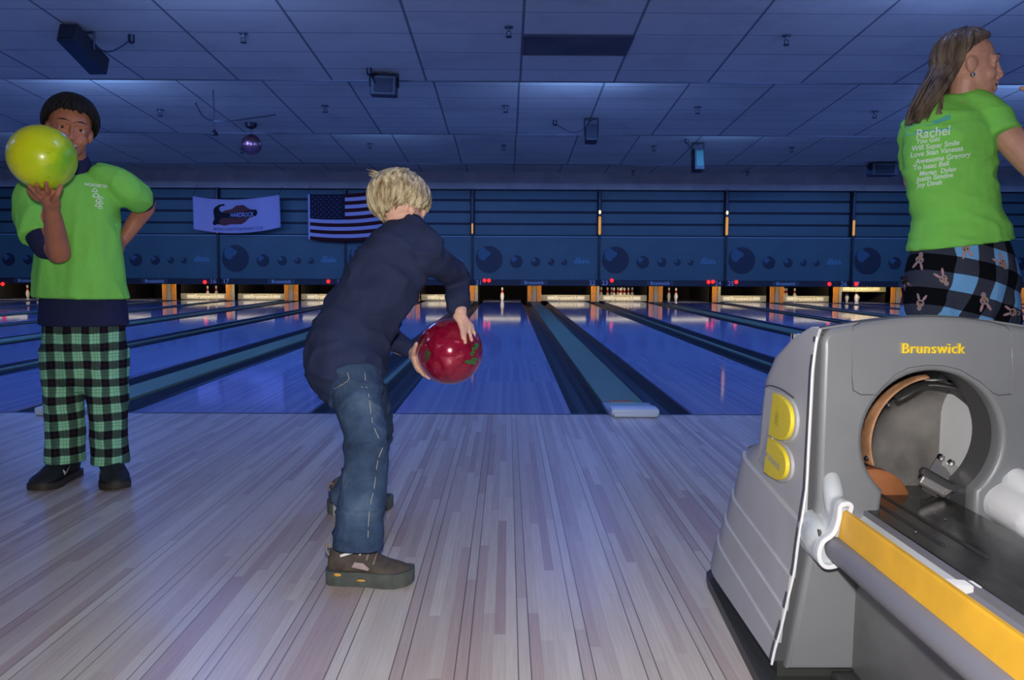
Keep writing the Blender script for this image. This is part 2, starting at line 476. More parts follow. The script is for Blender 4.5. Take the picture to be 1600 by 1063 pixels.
# ------------------------------------------------------------------ lane by lane
ORD = ['', 'first', 'second', 'third', 'fourth', 'fifth', 'sixth', 'seventh', 'eighth', 'ninth', 'tenth', 'eleventh']
def which(k):
    if k == 0: return 'the lane with the lone pin'
    return 'the %s lane %s of the lone pin' % (ORD[abs(k)], 'right' if k > 0 else 'left')
GUTB = 0.235
def gutter(x0, x1, label):
    bm = bmesh.new(); n = 8
    xs = [x0+(x1-x0)*i/n for i in range(n+1)]
    pr = [(x, -0.012-0.075*math.sin(PI*i/n)**0.6) for i, x in enumerate(xs)]
    pts = pr+[(x1, -0.11), (x0, -0.11)]
    extrude_poly(bm, [(x, FOUL+0.002, z) for x, z in pts], (0, 22.0-FOUL, 0))
    o = obj('gutter', bm, M_GUT); tag(recenter(o), label, 'gutter', 'gutters beside the lanes')
for k in range(-9, 10):
    x = lane_x(k)
    o = obj('bowling_lane', newbox(x-L1/2, x+L1/2, FOUL+0.013, LEND, -0.1, 0.0), M_LANE)
    o.data.transform(Matrix.Translation((-x, -FOUL, 0))); o.location = (x, FOUL, 0)
    tag(o, 'glossy blue bowling lane, '+which(k), 'bowling lane', 'bowling lanes running away from the foul line')
    for sd in (-1, 1):
        xa = x+sd*L1/2; xb = xa+sd*GUTB
        gutter(min(xa, xb)+0.002, max(xa, xb)-0.002, 'black gutter on the %s edge of %s' % ('right' if sd > 0 else 'left', which(k)))
for k in range(-9, 9):
    xa = lane_x(k)+L1/2+GUTB; xb = lane_x(k+1)-L1/2-GUTB
    wide = k % 2 == 0
    bm = bmesh.new()
    box(bm, xa, xb, FOUL+(0.12 if wide else 0.0), 22.0, -0.12, 0.006 if wide else 0.004, 0.004)
    if wide:
        t = thing('lane_divider', 'wide grey capping just right of %s' % which(k), 'lane divider', ((xa+xb)/2, FOUL, 0), 'wide cappings between paired lanes')
        obj('capping_strip', bm, M_CAP, t)
        nb = bmesh.new(); c = (xa+xb)/2; hw = (xb-xa)/2+0.015
        # rounded grey nose piece standing over the foul line
        out = [(c-hw, FOUL+0.30), (c-hw, FOUL+0.02)]
        for i in range(9):
            a = PI+PI/2*i/8*1.0
            out.append((c-hw+0.05+0.05*math.cos(a), FOUL-0.07+0.05*math.sin(a)+0.02))
        for i in range(9):
            a = 1.5*PI+PI/2*i/8
            out.append((c+hw-0.05+0.05*math.cos(a), FOUL-0.07+0.05*math.sin(a)+0.02))
        out += [(c+hw, FOUL+0.30)]
        extrude_poly(nb, [(p[0], p[1], 0.0) for p in out], (0, 0, 0.022))
        top = [f for f in nb.faces if abs(f.normal.z) > 0.9 and f.calc_center_median().z > 0.02]
        obj('capping_nose', nb, M_NOSE, t)
        ns = bmesh.new(); box(ns, c-hw+0.006, c+hw-0.006, FOUL-0.105, FOUL+0.035, 0.010, 0.050, 0.018); box(ns, c-hw+0.02, c+hw-0.02, FOUL-0.115, FOUL-0.02, 0.004, 0.028, 0.010)
        tag(obj('end_bumper', ns, M_GREYPL, t, True, 40), 'pale grey rounded end')
        sl = bmesh.new(); box(sl, c-0.045, c+0.045, FOUL+0.06, FOUL+0.10, 0.0215, 0.0235)
        obj('finger_slot', sl, M_BLACK, t)
        if k == 0:
            s1 = newbox(c-0.085, c+0.085, FOUL+0.33, FOUL+0.41, 0.006, 0.0075)
            box(s1, c-0.085, c+0.065, FOUL+0.42, FOUL+0.48, 0.006, 0.0075, mi=1)
            tag(obj('sticker', s1, [mat('sticker_green', (0.05, 0.75, 0.05), 0.5), mat('sticker_red', (0.6, 0.07, 0.03), 0.5)], t), 'green and red sticker')
    else:
        o = obj('lane_divider', bm, M_CAP)
        tag(recenter(o), 'narrow dark strip just right of %s' % which(k), 'lane divider', 'narrow dividers between lane pairs')

# ------------------------------------------------------------------ pits: kickbacks, rakes, tubes
def kick_label(k): return 'right of '+which(k)
KY0, KY1, KZ = 22.45, 25.2, 0.55
for k in range(-9, 9):
    wide = k % 2 == 0
    c = (lane_x(k)+lane_x(k+1))/2; hw = 0.19 if wide else 0.115
    t = thing('pit_partition', 'orange and cream pit partition '+kick_label(k), 'pit partition', (c, KY0, 0), 'partitions between the pin decks')
    obj('side_panel', newbox(c-hw, c+hw, KY0+0.03, KY1, -0.1, KZ), M_PIT, t)
    if wide:
        f = newbox(c-hw, c-hw+0.13, KY0, KY0+0.35, 0, KZ); obj('orange_strip', f, M_KICKO, t)
        f = newbox(c+hw-0.13, c+hw, KY0, KY0+0.35, 0, KZ); obj('orange_strip', f, M_KICKO, t)
        obj('cream_strip', newbox(c-hw+0.14, c+hw-0.14, KY0-0.01, KY0+0.1, 0, KZ), M_KICKW, t)
    else:
        obj('orange_strip', newbox(c-hw, c+hw-0.09, KY0, KY0+0.35, 0, KZ), M_KICKO, t)
        obj('cream_strip', newbox(c+hw-0.08, c+hw, KY0-0.01, KY0+0.35, 0, KZ), M_KICKW, t)
RAKES = {-9: 0, -8: 0, -7: 0, -6: 0, -5: 1, -4: 1, -3: 1, -2: 1, -1: 1, 0: None, 1: 1, 2: 1, 3: None, 4: 1, 5: 1, 6: 2, 7: 1, 8: 1, 9: 1}
bt = None
for k in range(-9, 10):
    x = lane_x(k); half = 0.70
    st = RAKES[k]
    if st:
        z0 = 0.01 if st == 1 else 0.30
        yy = 22.75
        t = thing('sweep_bar', 'cream sweep bar %s, %s' % ('lowered' if st == 1 else 'raised above its pins', which(k)), 'sweep bar', (x, yy, 0), 'sweep bars across the pin decks')
        obj('bar', newbox(x-half, x+half, yy, yy+0.05, z0, z0+0.17, 0.01), M_RAKE, t)
        sp = bmesh.new()
        for u in (-0.42, 0.42): box(sp, x+u-0.10, x+u+0.10, yy-0.004, yy+0.01, z0+0.04, z0+0.13, 0.003)
        obj('reflector', sp, M_RAKED, t)
        if bt is None: bt = text_shape('Brunswick', 0.15, 0.002, off=0.004)
        me = bt.copy(); place(me, (x, yy-0.004, z0+0.085), (1, 0, 0), (0, 0, 1)); obj('lettering', me, M_RAKED, t)
        for sx in (-1, 1):
            obj('arm', newbox(x+sx*(half-0.02)-0.02, x+sx*(half-0.02)+0.02, yy+0.02, yy+0.9, z0+0.12, z0+0.17), M_PIT, t)
    q = area('pin_deck_light', (x, 22.16, 0.455), (math.radians(72), 0, 0), 1.0, 0.03, 8.5, (1.0, 0.76, 0.40))

# pins
def pin_mesh():
    pr = [(0.0258, 0.0), (0.030, 0.006), (0.036, 0.03), (0.0495, 0.075), (0.0572, 0.114), (0.0577, 0.125), (0.0535, 0.16), (0.041, 0.20), (0.029, 0.232), (0.0236, 0.254),
          (0.0232, 0.27), (0.026, 0.30), (0.0312, 0.33), (0.0323, 0.343), (0.0300, 0.362), (0.021, 0.376), (0.008, 0.381)]
    bm = bmesh.new(); lathe(bm, pr, seg=16)
    for f in bm.faces:
        z = f.calc_center_median().z
        if 0.243 < z < 0.300 and f.normal.z < 0.99 and (z < 0.262 or z > 0.270): f.material_index = 1
    return bm
pin0 = obj('bowling_pin', pin_mesh(), [M_PIN, M_PINR], smooth=True, angle=60)
DX, DY = 0.1524, 0.264
SPOT = {1: (0, 0), 2: (-1, 1), 3: (1, 1), 4: (-2, 2), 5: (0, 2), 6: (2, 2), 7: (-3, 3), 8: (-1, 3), 9: (1, 3), 10: (3, 3)}
SN = {1: 'front pin', 2: 'left of the second row', 3: 'right of the second row', 4: 'left of the third row', 5: 'middle of the third row',
      6: 'right of the third row', 7: 'far left of the back row', 8: 'inner left of the back row', 9: 'inner right of the back row', 10: 'far right of the back row'}
RACKS = [(0, [1], 'the lone one straight beyond the crimson ball', None),
         (2, list(range(1, 11)), 'of the full rack', 'full rack of ten pins'),
         (3, [2, 4], 'of the close pair standing right of the full rack', 'pair of pins right of the full rack'),
         (5, [4, 8, 5], 'of the yellowish trio', 'three yellowish pins'),
         (6, [2, 1, 3], 'of the bright trio under the raised bar', 'three pins under the raised sweep bar'),
         (-5, [2, 5], 'of the pair beside the boy in green', 'two dim pins beside the boy in green'),
         (-8, [4, 8], 'of the pair at the left edge', 'two pins at the left edge')]
first = True
for k, spots, txt, grp in RACKS:
    for s in spots:
        o = pin0 if first else pin0.copy()
        if not first: COL.objects.link(o)
        first = False
        o.location = (lane_x(k)+SPOT[s][0]*DX, FOUL+18.29+SPOT[s][1]*DY, 0.0005)
        lab = ('white red-banded bowling pin, '+txt) if len(spots) == 1 else ('pin %s %s' % (SN[s], txt))
        tag(o, lab, 'bowling pin', grp)

# ------------------------------------------------------------------ masking units
def unit_origin(j): return lane_x(2*j)-L1/2-G1/2
MB, MMID = 0.607, 1.735
brun_small = text_shape('Brunswick', 0.17, 0.001, off=0.003)
NUM = lambda n: text_shape(str(n), 0.17, 0.001, off=0.002)
def umark(j):
    if j == 0: return 'directly above the lone pin'
    return '%s one %s of that above the lone pin' % (ORD[abs(j)], 'right' if j > 0 else 'left')
for j in range(-5, 5):
    x0 = unit_origin(j); x1 = x0+PITCHX
    t = thing('masking_unit', 'blue ball-picture masking panel, '+umark(j), 'masking unit', ((x0+x1)/2, MASKY, MB), 'blue masking panels over the pin decks')
    obj('lower_panel', newbox(x0+0.012, x1-0.012, MASKY-0.06, MASKY, MB, MMID, 0.008), M_MASK, t)
    yf = MASKY-0.064
    for off, z, r in ((0.44, 1.145, 0.36), (1.17, 1.09, 0.17), (1.68, 1.085, 0.125), (2.09, 1.085, 0.09), (2.44, 1.08, 0.08)):
        n = 32; pr = bmesh.new()
        c = Vector((x0+off, yf, z))
        pts = [(c+Vector((r*math.cos(2*PI*i/n), 0, r*math.sin(2*PI*i/n)))) for i in range(n)]
        c2 = c+Vector((-r*0.42, 0, r*0.40))
        inn_ = [(c2+Vector((r*0.46*(1+0.2*math.sin(3*a_+1))*math.cos(a_), 0, r*0.42*(1+0.15*math.cos(4*a_))*math.sin(a_)))) for a_ in [2*PI*i/n for i in range(n)]]
        vo = [pr.verts.new(p) for p in pts]; vi = [pr.verts.new(p) for p in inn_]
        for i in range(n): pr.faces.new((vo[i], vo[(i+1) % n], vi[(i+1) % n], vi[i])).material_index = 0
        pr.faces.new(vi).material_index = 1
        obj('ball_print', pr, [M_MASKD, M_MASKM], t)
    tx = bmesh.new()
    for i in range(9):
        xx = x0+2.72+i*0.045; hh = (0.09, 0.16, 0.16, 0.12, 0.12, 0.15, 0.12, 0.12, 0.09)[i]
        box(tx, xx, xx+0.018, yf-0.001, yf, 1.05, 1.05+hh)
        if i in (2, 4, 6): box(tx, xx, xx+0.06, yf-0.001, yf, 1.05+hh-0.02, 1.05+hh)
    obj('faint_lettering', tx, M_MASKT, t)
    # louvred upper part
    zz = MMID+0.02
    for i, (za, zb) in enumerate(((1.80, 2.055), (2.115, 2.365), (2.43, 2.675), (2.74, 2.955))):
        obj('louvre_panel', newbox(x0+0.06, x1-0.06, MASKY+0.02, MASKY+0.05, za, zb), M_MASK, t)
    obj('backing', newbox(x0+0.01, x1-0.01, MASKY+0.055, MASKY+0.09, MMID-0.1, MTOP+0.02), M_BLACK, t)
    obj('top_ledge', newbox(x0+0.012, x1-0.012, MASKY-0.08, MASKY+0.06, MMID, MMID+0.03, 0.004), mat('ledge', (0.2, 0.3, 0.3), 0.3) if j == -5 else bpy.data.materials['ledge'], t)  # paler colour paints in the lit top edge of the lower panel
    # black fascia with signs
    obj('fascia', newbox(x0+0.005, x1-0.005, MASKY-0.04, MASKY, 0.455, MB), M_SIGN, t)
    s = newbox(x0+1.28, x0+2.0, MASKY-0.055, MASKY-0.04, 0.475, 0.595); sg = obj('sign_plate', s, M_SIGNG, t)
    me = brun_small.copy(); place(me, (x0+1.64, MASKY-0.057, 0.532), (0.72, 0, 0), (0, 0, 0.72)); obj('sign_lettering', me, M_SIGNT, sg)
    for k_ in (2*j, 2*j+1):   # warm tube over each pin deck, hung from the masking
        x = lane_x(k_)
        hs = newbox(x-0.55, x+0.55, 22.09, 22.21, 0.495, 0.56); box(hs, x-0.50, x-0.46, MASKY-0.03, 22.12, 0.53, 0.57); box(hs, x+0.46, x+0.50, MASKY-0.03, 22.12, 0.53, 0.57)
        hs_ = obj('lamp_housing', hs, M_DGREY, t)
        b = bmesh.new(); tube(b, [(x-0.5, 22.15, 0.472), (x+0.5, 22.15, 0.472)], [0.014, 0.014], (0, 0, 1), 8, 1); obj('tube', b, M_TUBE, hs_, True)
    for n, xx in ((21+2*j, x0+0.17), (22+2*j, x1-0.17)):
        s = newbox(xx-0.12, xx+0.12, MASKY-0.055, MASKY-0.04, 0.47, 0.60); sg = obj('number_plate', s, M_SIGN, t)
        me = NUM(n); place(me, (xx, MASKY-0.057, 0.532), (1, 0, 0), (0, 0, 1)); obj('lane_number', me, M_SIGNT, sg)
for j in range(-5, 6):
    x0 = unit_origin(j)
    t = thing('divider_post', 'dark post left of the masking panel, '+umark(j) , 'post', (x0, MASKY-0.05, 0.45), 'dark posts between masking panels')
    b = bmesh.new(); box(b, x0-0.035, x0+0.035, MASKY-0.14, MASKY-0.083, 1.75, MTOP, 0.015); box(b, x0-0.025, x0+0.025, MASKY-0.13, MASKY-0.083, 0.45, 1.77, 0.01)
    obj('post', b, M_POST, t)
    if j >= 0 and j <= 3 or j == -2:  # warm highlights on the posts, added as glowing shapes
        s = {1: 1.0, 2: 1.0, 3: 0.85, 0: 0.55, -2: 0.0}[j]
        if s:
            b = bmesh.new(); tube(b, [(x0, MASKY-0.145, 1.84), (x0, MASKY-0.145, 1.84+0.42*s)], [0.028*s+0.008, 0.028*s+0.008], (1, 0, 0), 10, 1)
            tag(obj('amber_highlight', b, M_AMBER, t, True), 'amber highlight added as a glowing strip')
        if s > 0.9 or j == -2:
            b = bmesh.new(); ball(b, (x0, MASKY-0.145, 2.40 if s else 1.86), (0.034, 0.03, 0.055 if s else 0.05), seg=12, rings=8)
            tag(obj('lamp', b, M_WGLINT, t, True), 'pale highlight added as a glowing dot')  # glowing dot put in for a highlight, not a bulb
# red ball-number lamps under the masking
redpos = [(4, 444, 1), (320, 441, 1), (513, 440, 1), (757, 438.5, 1), (764, 438.5, 1), (956, 438.5, 1), (1107, 441, 1), (1114, 440.5, 1), (1150.5, 441, 1), (1296, 444, 1), (1338, 444, 1)]
rl = ['at the left edge of the photo', 'below the white flag', 'just left of the bent child', 'left of the pair nearest the lone pin', 'right of the pair nearest the lone pin',
      'above the full rack', 'left of the pair right of the full rack', 'right of the pair right of the full rack', 'single one just right of the right-hand pair', 'above the raised bar, left', 'above the raised bar, right']
for (px, py, _), lb in zip(redpos, rl):
    c = P(px, py, MASKY-0.10)
    b = bmesh.new(); ball(b, c, (0.052, 0.035, 0.052), seg=14, rings=8)
    tag(recenter(obj('indicator_lamp', b, M_RED, smooth=True)), 'small red lamp, '+lb, 'indicator lamp', 'red indicator lamps')

# ------------------------------------------------------------------ flags in front of the masking
def flag_sheet(x0, x1, ztl, ztr, zbl, zbr, sag_t, sag_b, y, nx=60, nz=30):
    """returns function (u, v) -> point of the sagging cloth"""
    def f(u, v):
        zt = ztl+(ztr-ztl)*u-sag_t*4*u*(1-u); zb = zbl+(zbr-zbl)*u-sag_b*4*u*(1-u)
        return Vector((x0+(x1-x0)*u+0.03*v*(u-0.5), y+0.03*math.sin(7*u+1.2*v)+0.02*math.sin(15*u), zb+(zt-zb)*(1-v)))
    return f
def sheet(f, nx, nz, mi_fn, th=0.004):
    bm = bmesh.new(); g = [[bm.verts.new(f(i/nx, j/nz)) for j in range(nz+1)] for i in range(nx+1)]
    for i in range(nx):
        for j in range(nz):
            fc = bm.faces.new((g[i][j], g[i][j+1], g[i+1][j+1], g[i+1][j])); fc.material_index = mi_fn((i+0.5)/nx, (j+0.5)/nz)
    r = bmesh.ops.solidify(bm, geom=bm.faces[:], thickness=th)
    return bm
M_FLAGW = mat('flag_white', (0.95, 0.80, 1.0), 0.8)
M_FLAGR = mat('flag_red', (0.12, 0.012, 0.010), 0.8)
M_FLAGB = mat('flag_navy', (0.035, 0.03, 0.05), 0.8)
M_FLAGK = mat('flag_black', (0.008, 0.006, 0.006), 0.8)
M_FLAGBR = mat('flag_brown', (0.16, 0.04, 0.03), 0.8)
M_FLAGG = mat('flag_lettering', (0.22, 0.18, 0.35), 0.8)
FY = 21.3
a = P(301, 306.5, FY); b_ = P(436, 304, FY); c_ = P(303, 358, FY); d_ = P(440, 355, FY)
ff = flag_sheet(a.x, b_.x, a.z, b_.z, c_.z, d_.z, 0.11, 0.135, FY)
t = thing('hanging_flag', 'white flag with a brown and black emblem hanging on the left of the masking', 'flag', ((a.x+b_.x)/2, FY, c_.z))
obj('cloth', sheet(ff, 48, 24, lambda u, v: 0), M_FLAGW, t, True)
def flag_cords(f, t):
    for u in (0.0, 1.0):
        p = f(u, 0.0); b = bmesh.new(); tube(b, [p, Vector((p.x, MASKY-0.06, 3.05))], [0.006, 0.006], (1, 0, 0), 6, 1); obj('cord', b, M_BLACK, t)
flag_cords(ff, t)
def on_flag(f, pts, y_off=0.012):
    return [f(u, v)+Vector((0, -y_off, 0)) for u, v in pts]
def flagpoly(f, pts, m_, name, par, y_off=0.012):
    """polygon in flag coordinates, triangulated and laid over the cloth"""
    bm = bmesh.new(); vs = [bm.verts.new((u, v, 0)) for u, v in pts]; bm.faces.new(vs)
    bmesh.ops.triangulate(bm, faces=bm.faces[:])
    bmesh.ops.subdivide_edges(bm, edges=bm.edges[:], cuts=3, use_grid_fill=True)
    for v in bm.verts: v.co = f(v.co.x, v.co.y)+Vector((0, -y_off, 0))
    bmesh.ops.recalc_face_normals(bm, faces=bm.faces[:])
    return obj(name, bm, m_, par)
def fc(px, py):   # zoomed-picture coordinates of the flag -> u, v
    return ((px-90)/1085, (py-135-30*4*((px-90)/1085)*(1-(px-90)/1085)*1.0)/395)
brown = [(380, 330), (440, 320), (500, 290), (580, 275), (640, 235), (730, 232), (800, 280), (880, 300), (895, 340), (870, 370), (800, 385), (750, 430), (700, 455), (640, 430), (590, 440), (560, 455), (490, 470), (400, 455), (345, 465), (345, 430), (370, 400)]
flagpoly(ff, [fc(*p) for p in brown], M_FLAGBR, 'emblem', t)
blk = [(345, 290), (360, 260), (420, 225), (490, 215), (488, 238), (450, 238), (420, 262), (430, 295), (465, 318), (540, 325), (590, 312), (690, 318), (800, 300), (890, 292), (905, 330), (885, 368), (800, 372), (560, 382), (470, 378), (430, 400), (420, 450), (350, 470), (335, 440), (360, 390), (350, 340)]
flagpoly(ff, [fc(*p) for p in blk], M_FLAGK, 'emblem_black', t, 0.016)  # black part of the printed emblem
def flagtext(f, s, px0, px1, py, hgt, m_, name, par):
    me = text_shape(s, 1.0, 0.0, off=0.01); xs = [v.co.x for v in me.vertices]; w_ = max(xs)-min(xs); ys = [v.co.y for v in me.vertices]; h_ = max(ys)-min(ys)
    for v in me.vertices:
        q = fc(px0+(v.co.x-min(xs))/w_*(px1-px0), py-(v.co.y-min(ys)-h_/2)/h_*hgt)
        v.co = f(*q)+Vector((0, -0.02, 0))
    return obj(name, me, m_, par)
flagtext(ff, 'HARDROCK', 565, 860, 345, 52, mat('flag_pale', (0.55, 0.5, 0.75), 0.8), 'emblem_lettering', t)
flagtext(ff, 'MASSACHUSETTS BOWLING CLUB', 350, 960, 512, 34, M_FLAGG, 'caption_lettering', t)
# striped flag
a = P(481, 303, FY); b_ = P(636, 290, FY); c_ = P(483, 374, FY); d_ = P(640, 366, FY)
ff2 = flag_sheet(a.x, b_.x, a.z, b_.z, c_.z, d_.z, 0.09, 0.12, FY)
t = thing('hanging_flag', 'striped flag with a dark starry corner hanging behind the blond boy', 'flag', ((a.x+b_.x)/2, FY, c_.z))
def fcol(u, v):
    if u < 0.018: return 0
    if u < 0.375 and v < 7/13: return 2
    return 1 if int(v*13) % 2 == 0 else 0
obj('cloth', sheet(ff2, 110, 26, fcol), [M_FLAGW, M_FLAGR, M_FLAGB], t, True)
flag_cords(ff2, t)
st = bmesh.new()
for r in range(9):
    for c in range(6 if r % 2 == 0 else 5):
        u = 0.045+0.055*c+(0.0275 if r % 2 else 0); v = 0.05+0.055*r
        pts = []
        for i in range(10):
            rr = 0.0095 if i % 2 == 0 else 0.004; aa = PI/2+i*PI/5
            pts.append((u+rr*math.cos(aa), v-rr*math.sin(aa)*2.1))
        st.faces.new([st.verts.new(ff2(*p)+Vector((0, -0.012, 0))) for p in pts])
bmesh.ops.triangulate(st, faces=st.faces[:])
obj('stars', st, mat('flag_star', (0.16, 0.13, 0.25), 0.8), t)

# ------------------------------------------------------------------ things on the ceiling
def ceil_z(y):
    for i, ly in enumerate([-1.53]+LIPS):
        if ly <= y < ly+4.05: return RISEZ-0.0716*(y-ly)
    return RISEZ
def on_ceiling(px, py):
    """where the sight line meets the ceiling"""
    d = _F*FPX + _R*(px-800) - _U*(py-531.5); d /= d.y
    y = 2.0
    while y < 21.5:
        z = CAMH+d.z*y
        if z >= ceil_z(y): break
        y += 0.01
    return Vector((d.x*y, y, ceil_z(y)))
# dark unlit ceiling panel
x0, x1, y0, y1 = 0.175, 1.345, 8.985, 9.565
b = bmesh.new()
for f_, (ya, yb) in enumerate(((y0, y1),)):
    box(b, x0, x1, ya, yb, -0.012, 0.004)
for v in b.verts: v.co.z += ceil_z(v.co.y)-0.001
t = thing('ceiling_light', 'unlit dark rectangular light panel set in the tiled ceiling', 'ceiling light', ((x0+x1)/2, (y0+y1)/2, 3.35))
obj('diffuser', b, mat('diffuser_dark', (0.075, 0.06, 0.045), 0.5, var=0.45, vscale=2.2), t)
b = bmesh.new()
for q in ((x0-0.02, x1+0.02, y0-0.02, y0), (x0-0.02, x1+0.02, y1, y1+0.02), (x0-0.02, x0, y0, y1), (x1, x1+0.02, y0, y1)): box(b, *q, -0.02, 0.004)
for v in b.verts: v.co.z += ceil_z(v.co.y)-0.001
obj('frame', b, M_DGREY, t)
# sprinklers
spr = [(380, 56, 'above the mirror ball, nearer row'), (795, 47, 'left of the dark light panel'), (1229, 60, 'right of the dark light panel'), (508, 170, 'left of the square black speaker'),
       (578, 229, 'below the square black speaker'), (787, 232, 'straight above the masking, middle'), (250, 176, 'above the boy in the green shirt'), (1090, 172, 'above the teal-lit lamp'), (1022, 233, 'left of the teal-lit lamp'),
       (1367, 179, 'left of the woman, nearer one'), (1237, 235, 'above the right masking, farther one'), (790, 170, 'between the black speaker and the round can light'), (378, 237, 'below the mirror ball'), (989, 272, 'low near the bulkhead, middle'), (1168, 273, 'low near the bulkhead, right')]
for px, py, lb in spr:
    c = on_ceiling(px, py-5)
    t = thing('sprinkler_head', 'small dark ceiling sprinkler head, '+lb, 'sprinkler', c, 'sprinkler heads on the ceiling')
    s = 1.0 if c.y < 12 else 1.25
    b = bmesh.new(); lathe(b, [(0.05*s, 0.0), (0.045*s, -0.012), (0.015*s, -0.016), (0.012*s, -0.05)][::-1], c, 12); obj('escutcheon', b, M_DGREY, t, True, 40)
    b = bmesh.new(); lathe(b, [(0.034*s, -0.105), (0.034*s, -0.098), (0.006, -0.096)], c, 10)
    tube(b, [c+Vector((0.014*s, 0, -0.05)), c+Vector((0.024*s, 0, -0.07)), c+Vector((0.006, 0, -0.1))], [0.005]*3, (0, 1, 0), 6, 2)
    tube(b, [c+Vector((-0.014*s, 0, -0.05)), c+Vector((-0.024*s, 0, -0.07)), c+Vector((-0.006, 0, -0.1))], [0.005]*3, (0, 1, 0), 6, 2)
    obj('deflector', b, M_DMETAL, t)
def yoke(b, c, w, h, ax, r=0.012):
    ax = Vector(ax).normalized(); up = Vector((0, 0, 1))
    pts = [c-ax*w/2-up*h, c-ax*w/2, c+ax*w/2, c+ax*w/2-up*h]
    for p, q in zip(pts, pts[1:]): tube(b, [p, q], [r, r], (0, 1, 0) if abs(ax.y) < .5 else (1, 0, 0), 8, 1)
def can_light(label, cat, top, size, rot, name='spotlight', lens=None, cable=None, group=None, taper=1.0, drop=0.14):
    """box-bodied effect light on a yoke; size along its local x (width), y (length), z (height)"""
    t = thing(name, label, cat, top, group)
    M = Matrix.Translation(top-Vector((0, 0, size[2]/2+drop))) @ Euler(rot).to_matrix().to_4x4()
    b = bmesh.new(); vs = box(b, -size[0]/2, size[0]/2, -size[1]/2, size[1]/2, -size[2]/2, size[2]/2, 0.012)
    for v in vs:
        k = 1+(taper-1)*(0.5-v.co.y/size[1]); v.co.x *= k; v.co.z *= k
    bmesh.ops.transform(b, matrix=M, verts=vs); obj('housing', b, M_DMETAL, t)
    b = bmesh.new(); ax = (M.to_3x3() @ Vector((1, 0, 0)))
    yoke(b, top-Vector((0, 0, 0.02)), size[0]+0.03, drop+size[2]/2-0.02, ax); tube(b, [top, top-Vector((0, 0, 0.04))], [0.02, 0.02], (1, 0, 0), 8, 1)
    obj('yoke', b, M_DMETAL, t)
    b = bmesh.new(); box(b, -size[0]/2*0.7*taper, size[0]/2*0.7*taper, -size[1]/2-0.012, -size[1]/2+0.004, -size[2]/2*0.7*taper, size[2]/2*0.7*taper, M=M)
    obj('front_lens', b, lens or M_BLACK, t)
    if cable:
        q = on_ceiling(*cable); s = M @ Vector((0, 0, size[2]/2)); mid = (q+s)/2-Vector((0, 0, 0.14))
        b = bmesh.new(); tube(b, [q-Vector((0, 0, 0.05)), mid, s], [0.007]*3, (0, 0, 1), 6, 6); lathe(b, [(0.02, -0.09), (0.035, -0.07), (0.035, 0)], q, 10)
        obj('power_cable', b, M_DMETAL, t)
    return t
tp = on_ceiling(130, 48)
can_light('long black stage spotlight on a yoke near the upper left corner', 'spotlight', tp, (0.20, 0.62, 0.20), (math.radians(-20), 0, math.radians(-4)), cable=(205, 54), drop=0.10)
tp = on_ceiling(600, 113)
can_light('square black speaker box hanging from the ceiling above the blond boy', 'speaker', tp, (0.32, 0.18, 0.24), (0, math.radians(2), 0), name='speaker_box', cable=(577, 106), drop=0.05)
tp = on_ceiling(924, 184)
can_light('small black can light with a drooping cable, right of middle', 'spotlight', tp, (0.19, 0.24, 0.26), (math.radians(-10), 0, 0), cable=(867, 188))
tp = on_ceiling(1091, 222)
can_light('black lamp with a teal glowing face above the masking', 'spotlight', tp, (0.20, 0.25, 0.44), (math.radians(-10), 0, math.radians(4)), cable=(1073, 217), lens=mat('teal_lens', (0.015, 0.10, 0.07), 0.5, emit=(0.02, 0.32, 0.30), estr=0.10))
tp = on_ceiling(1379, 254)
can_light('wide low black box hanging left of the woman', 'speaker', tp, (0.58, 0.3, 0.27), (0, 0, 0), name='speaker_box', drop=0.03)
# mirror ball
c = on_ceiling(392, 192); R_ = 0.17
t = thing('mirror_ball', 'small purplish mirror ball hanging from a dark ceiling motor', 'mirror ball', c)
b = bmesh.new(); lathe(b, [(0.03, -0.10), (0.09, -0.07), (0.10, 0.0)], c, 16); obj('motor', b, M_DMETAL, t, True, 40)
b = bmesh.new(); tube(b, [c-Vector((0, 0, 0.09)), c-Vector((0, 0, 0.2))], [0.008, 0.008], (1, 0, 0), 6, 1); obj('chain', b, M_DMETAL, t)
b = bmesh.new(); ball(b, c-Vector((0, 0, 0.19+R_)), R_, seg=36, rings=22); obj('mirror_sphere', b, mat('mirror_tiles', (0.45, 0.20, 0.22), 0.3, 1.0), t)
b = bmesh.new(); ball(b, c-Vector((0.02, R_*0.93, 0.19+R_-0.015)), (0.035, 0.02, 0.02), seg=10, rings=6); ball(b, c-Vector((-0.03, R_*0.93, 0.19+R_+0.02)), (0.03, 0.02, 0.018), seg=10, rings=6)
# (the glint shapes are dropped; no spot is aimed at the ball)
b.free()
# microphone-like hanging pendant
c = on_ceiling(333, 140)
t = thing('hanging_sensor', 'thin dark drop rod ending in a small bell, left of the mirror ball', 'hanging fixture', c)
L_ = (208-140)*c.y/FPX
b = bmesh.new(); tube(b, [c, c-Vector((0, 0, L_-0.08))], [0.008, 0.008], (1, 0, 0), 6, 1); obj('rod', b, M_DMETAL, t)
b = bmesh.new(); lathe(b, [(0.06, -L_), (0.05, -L_+0.03), (0.015, -L_+0.08), (0.012, -L_+0.1)], c, 12); obj('bell', b, M_DMETAL, t)
b = bmesh.new(); q = on_ceiling(307, 160); tube(b, [q, q-Vector((0, 0, .05)), c-Vector((0, 0, 0.45)), c-Vector((-0.9, 0, 0.35))], [0.009]*4, (0, 0, 1), 6, 5); obj('cable', b, M_DMETAL, t)
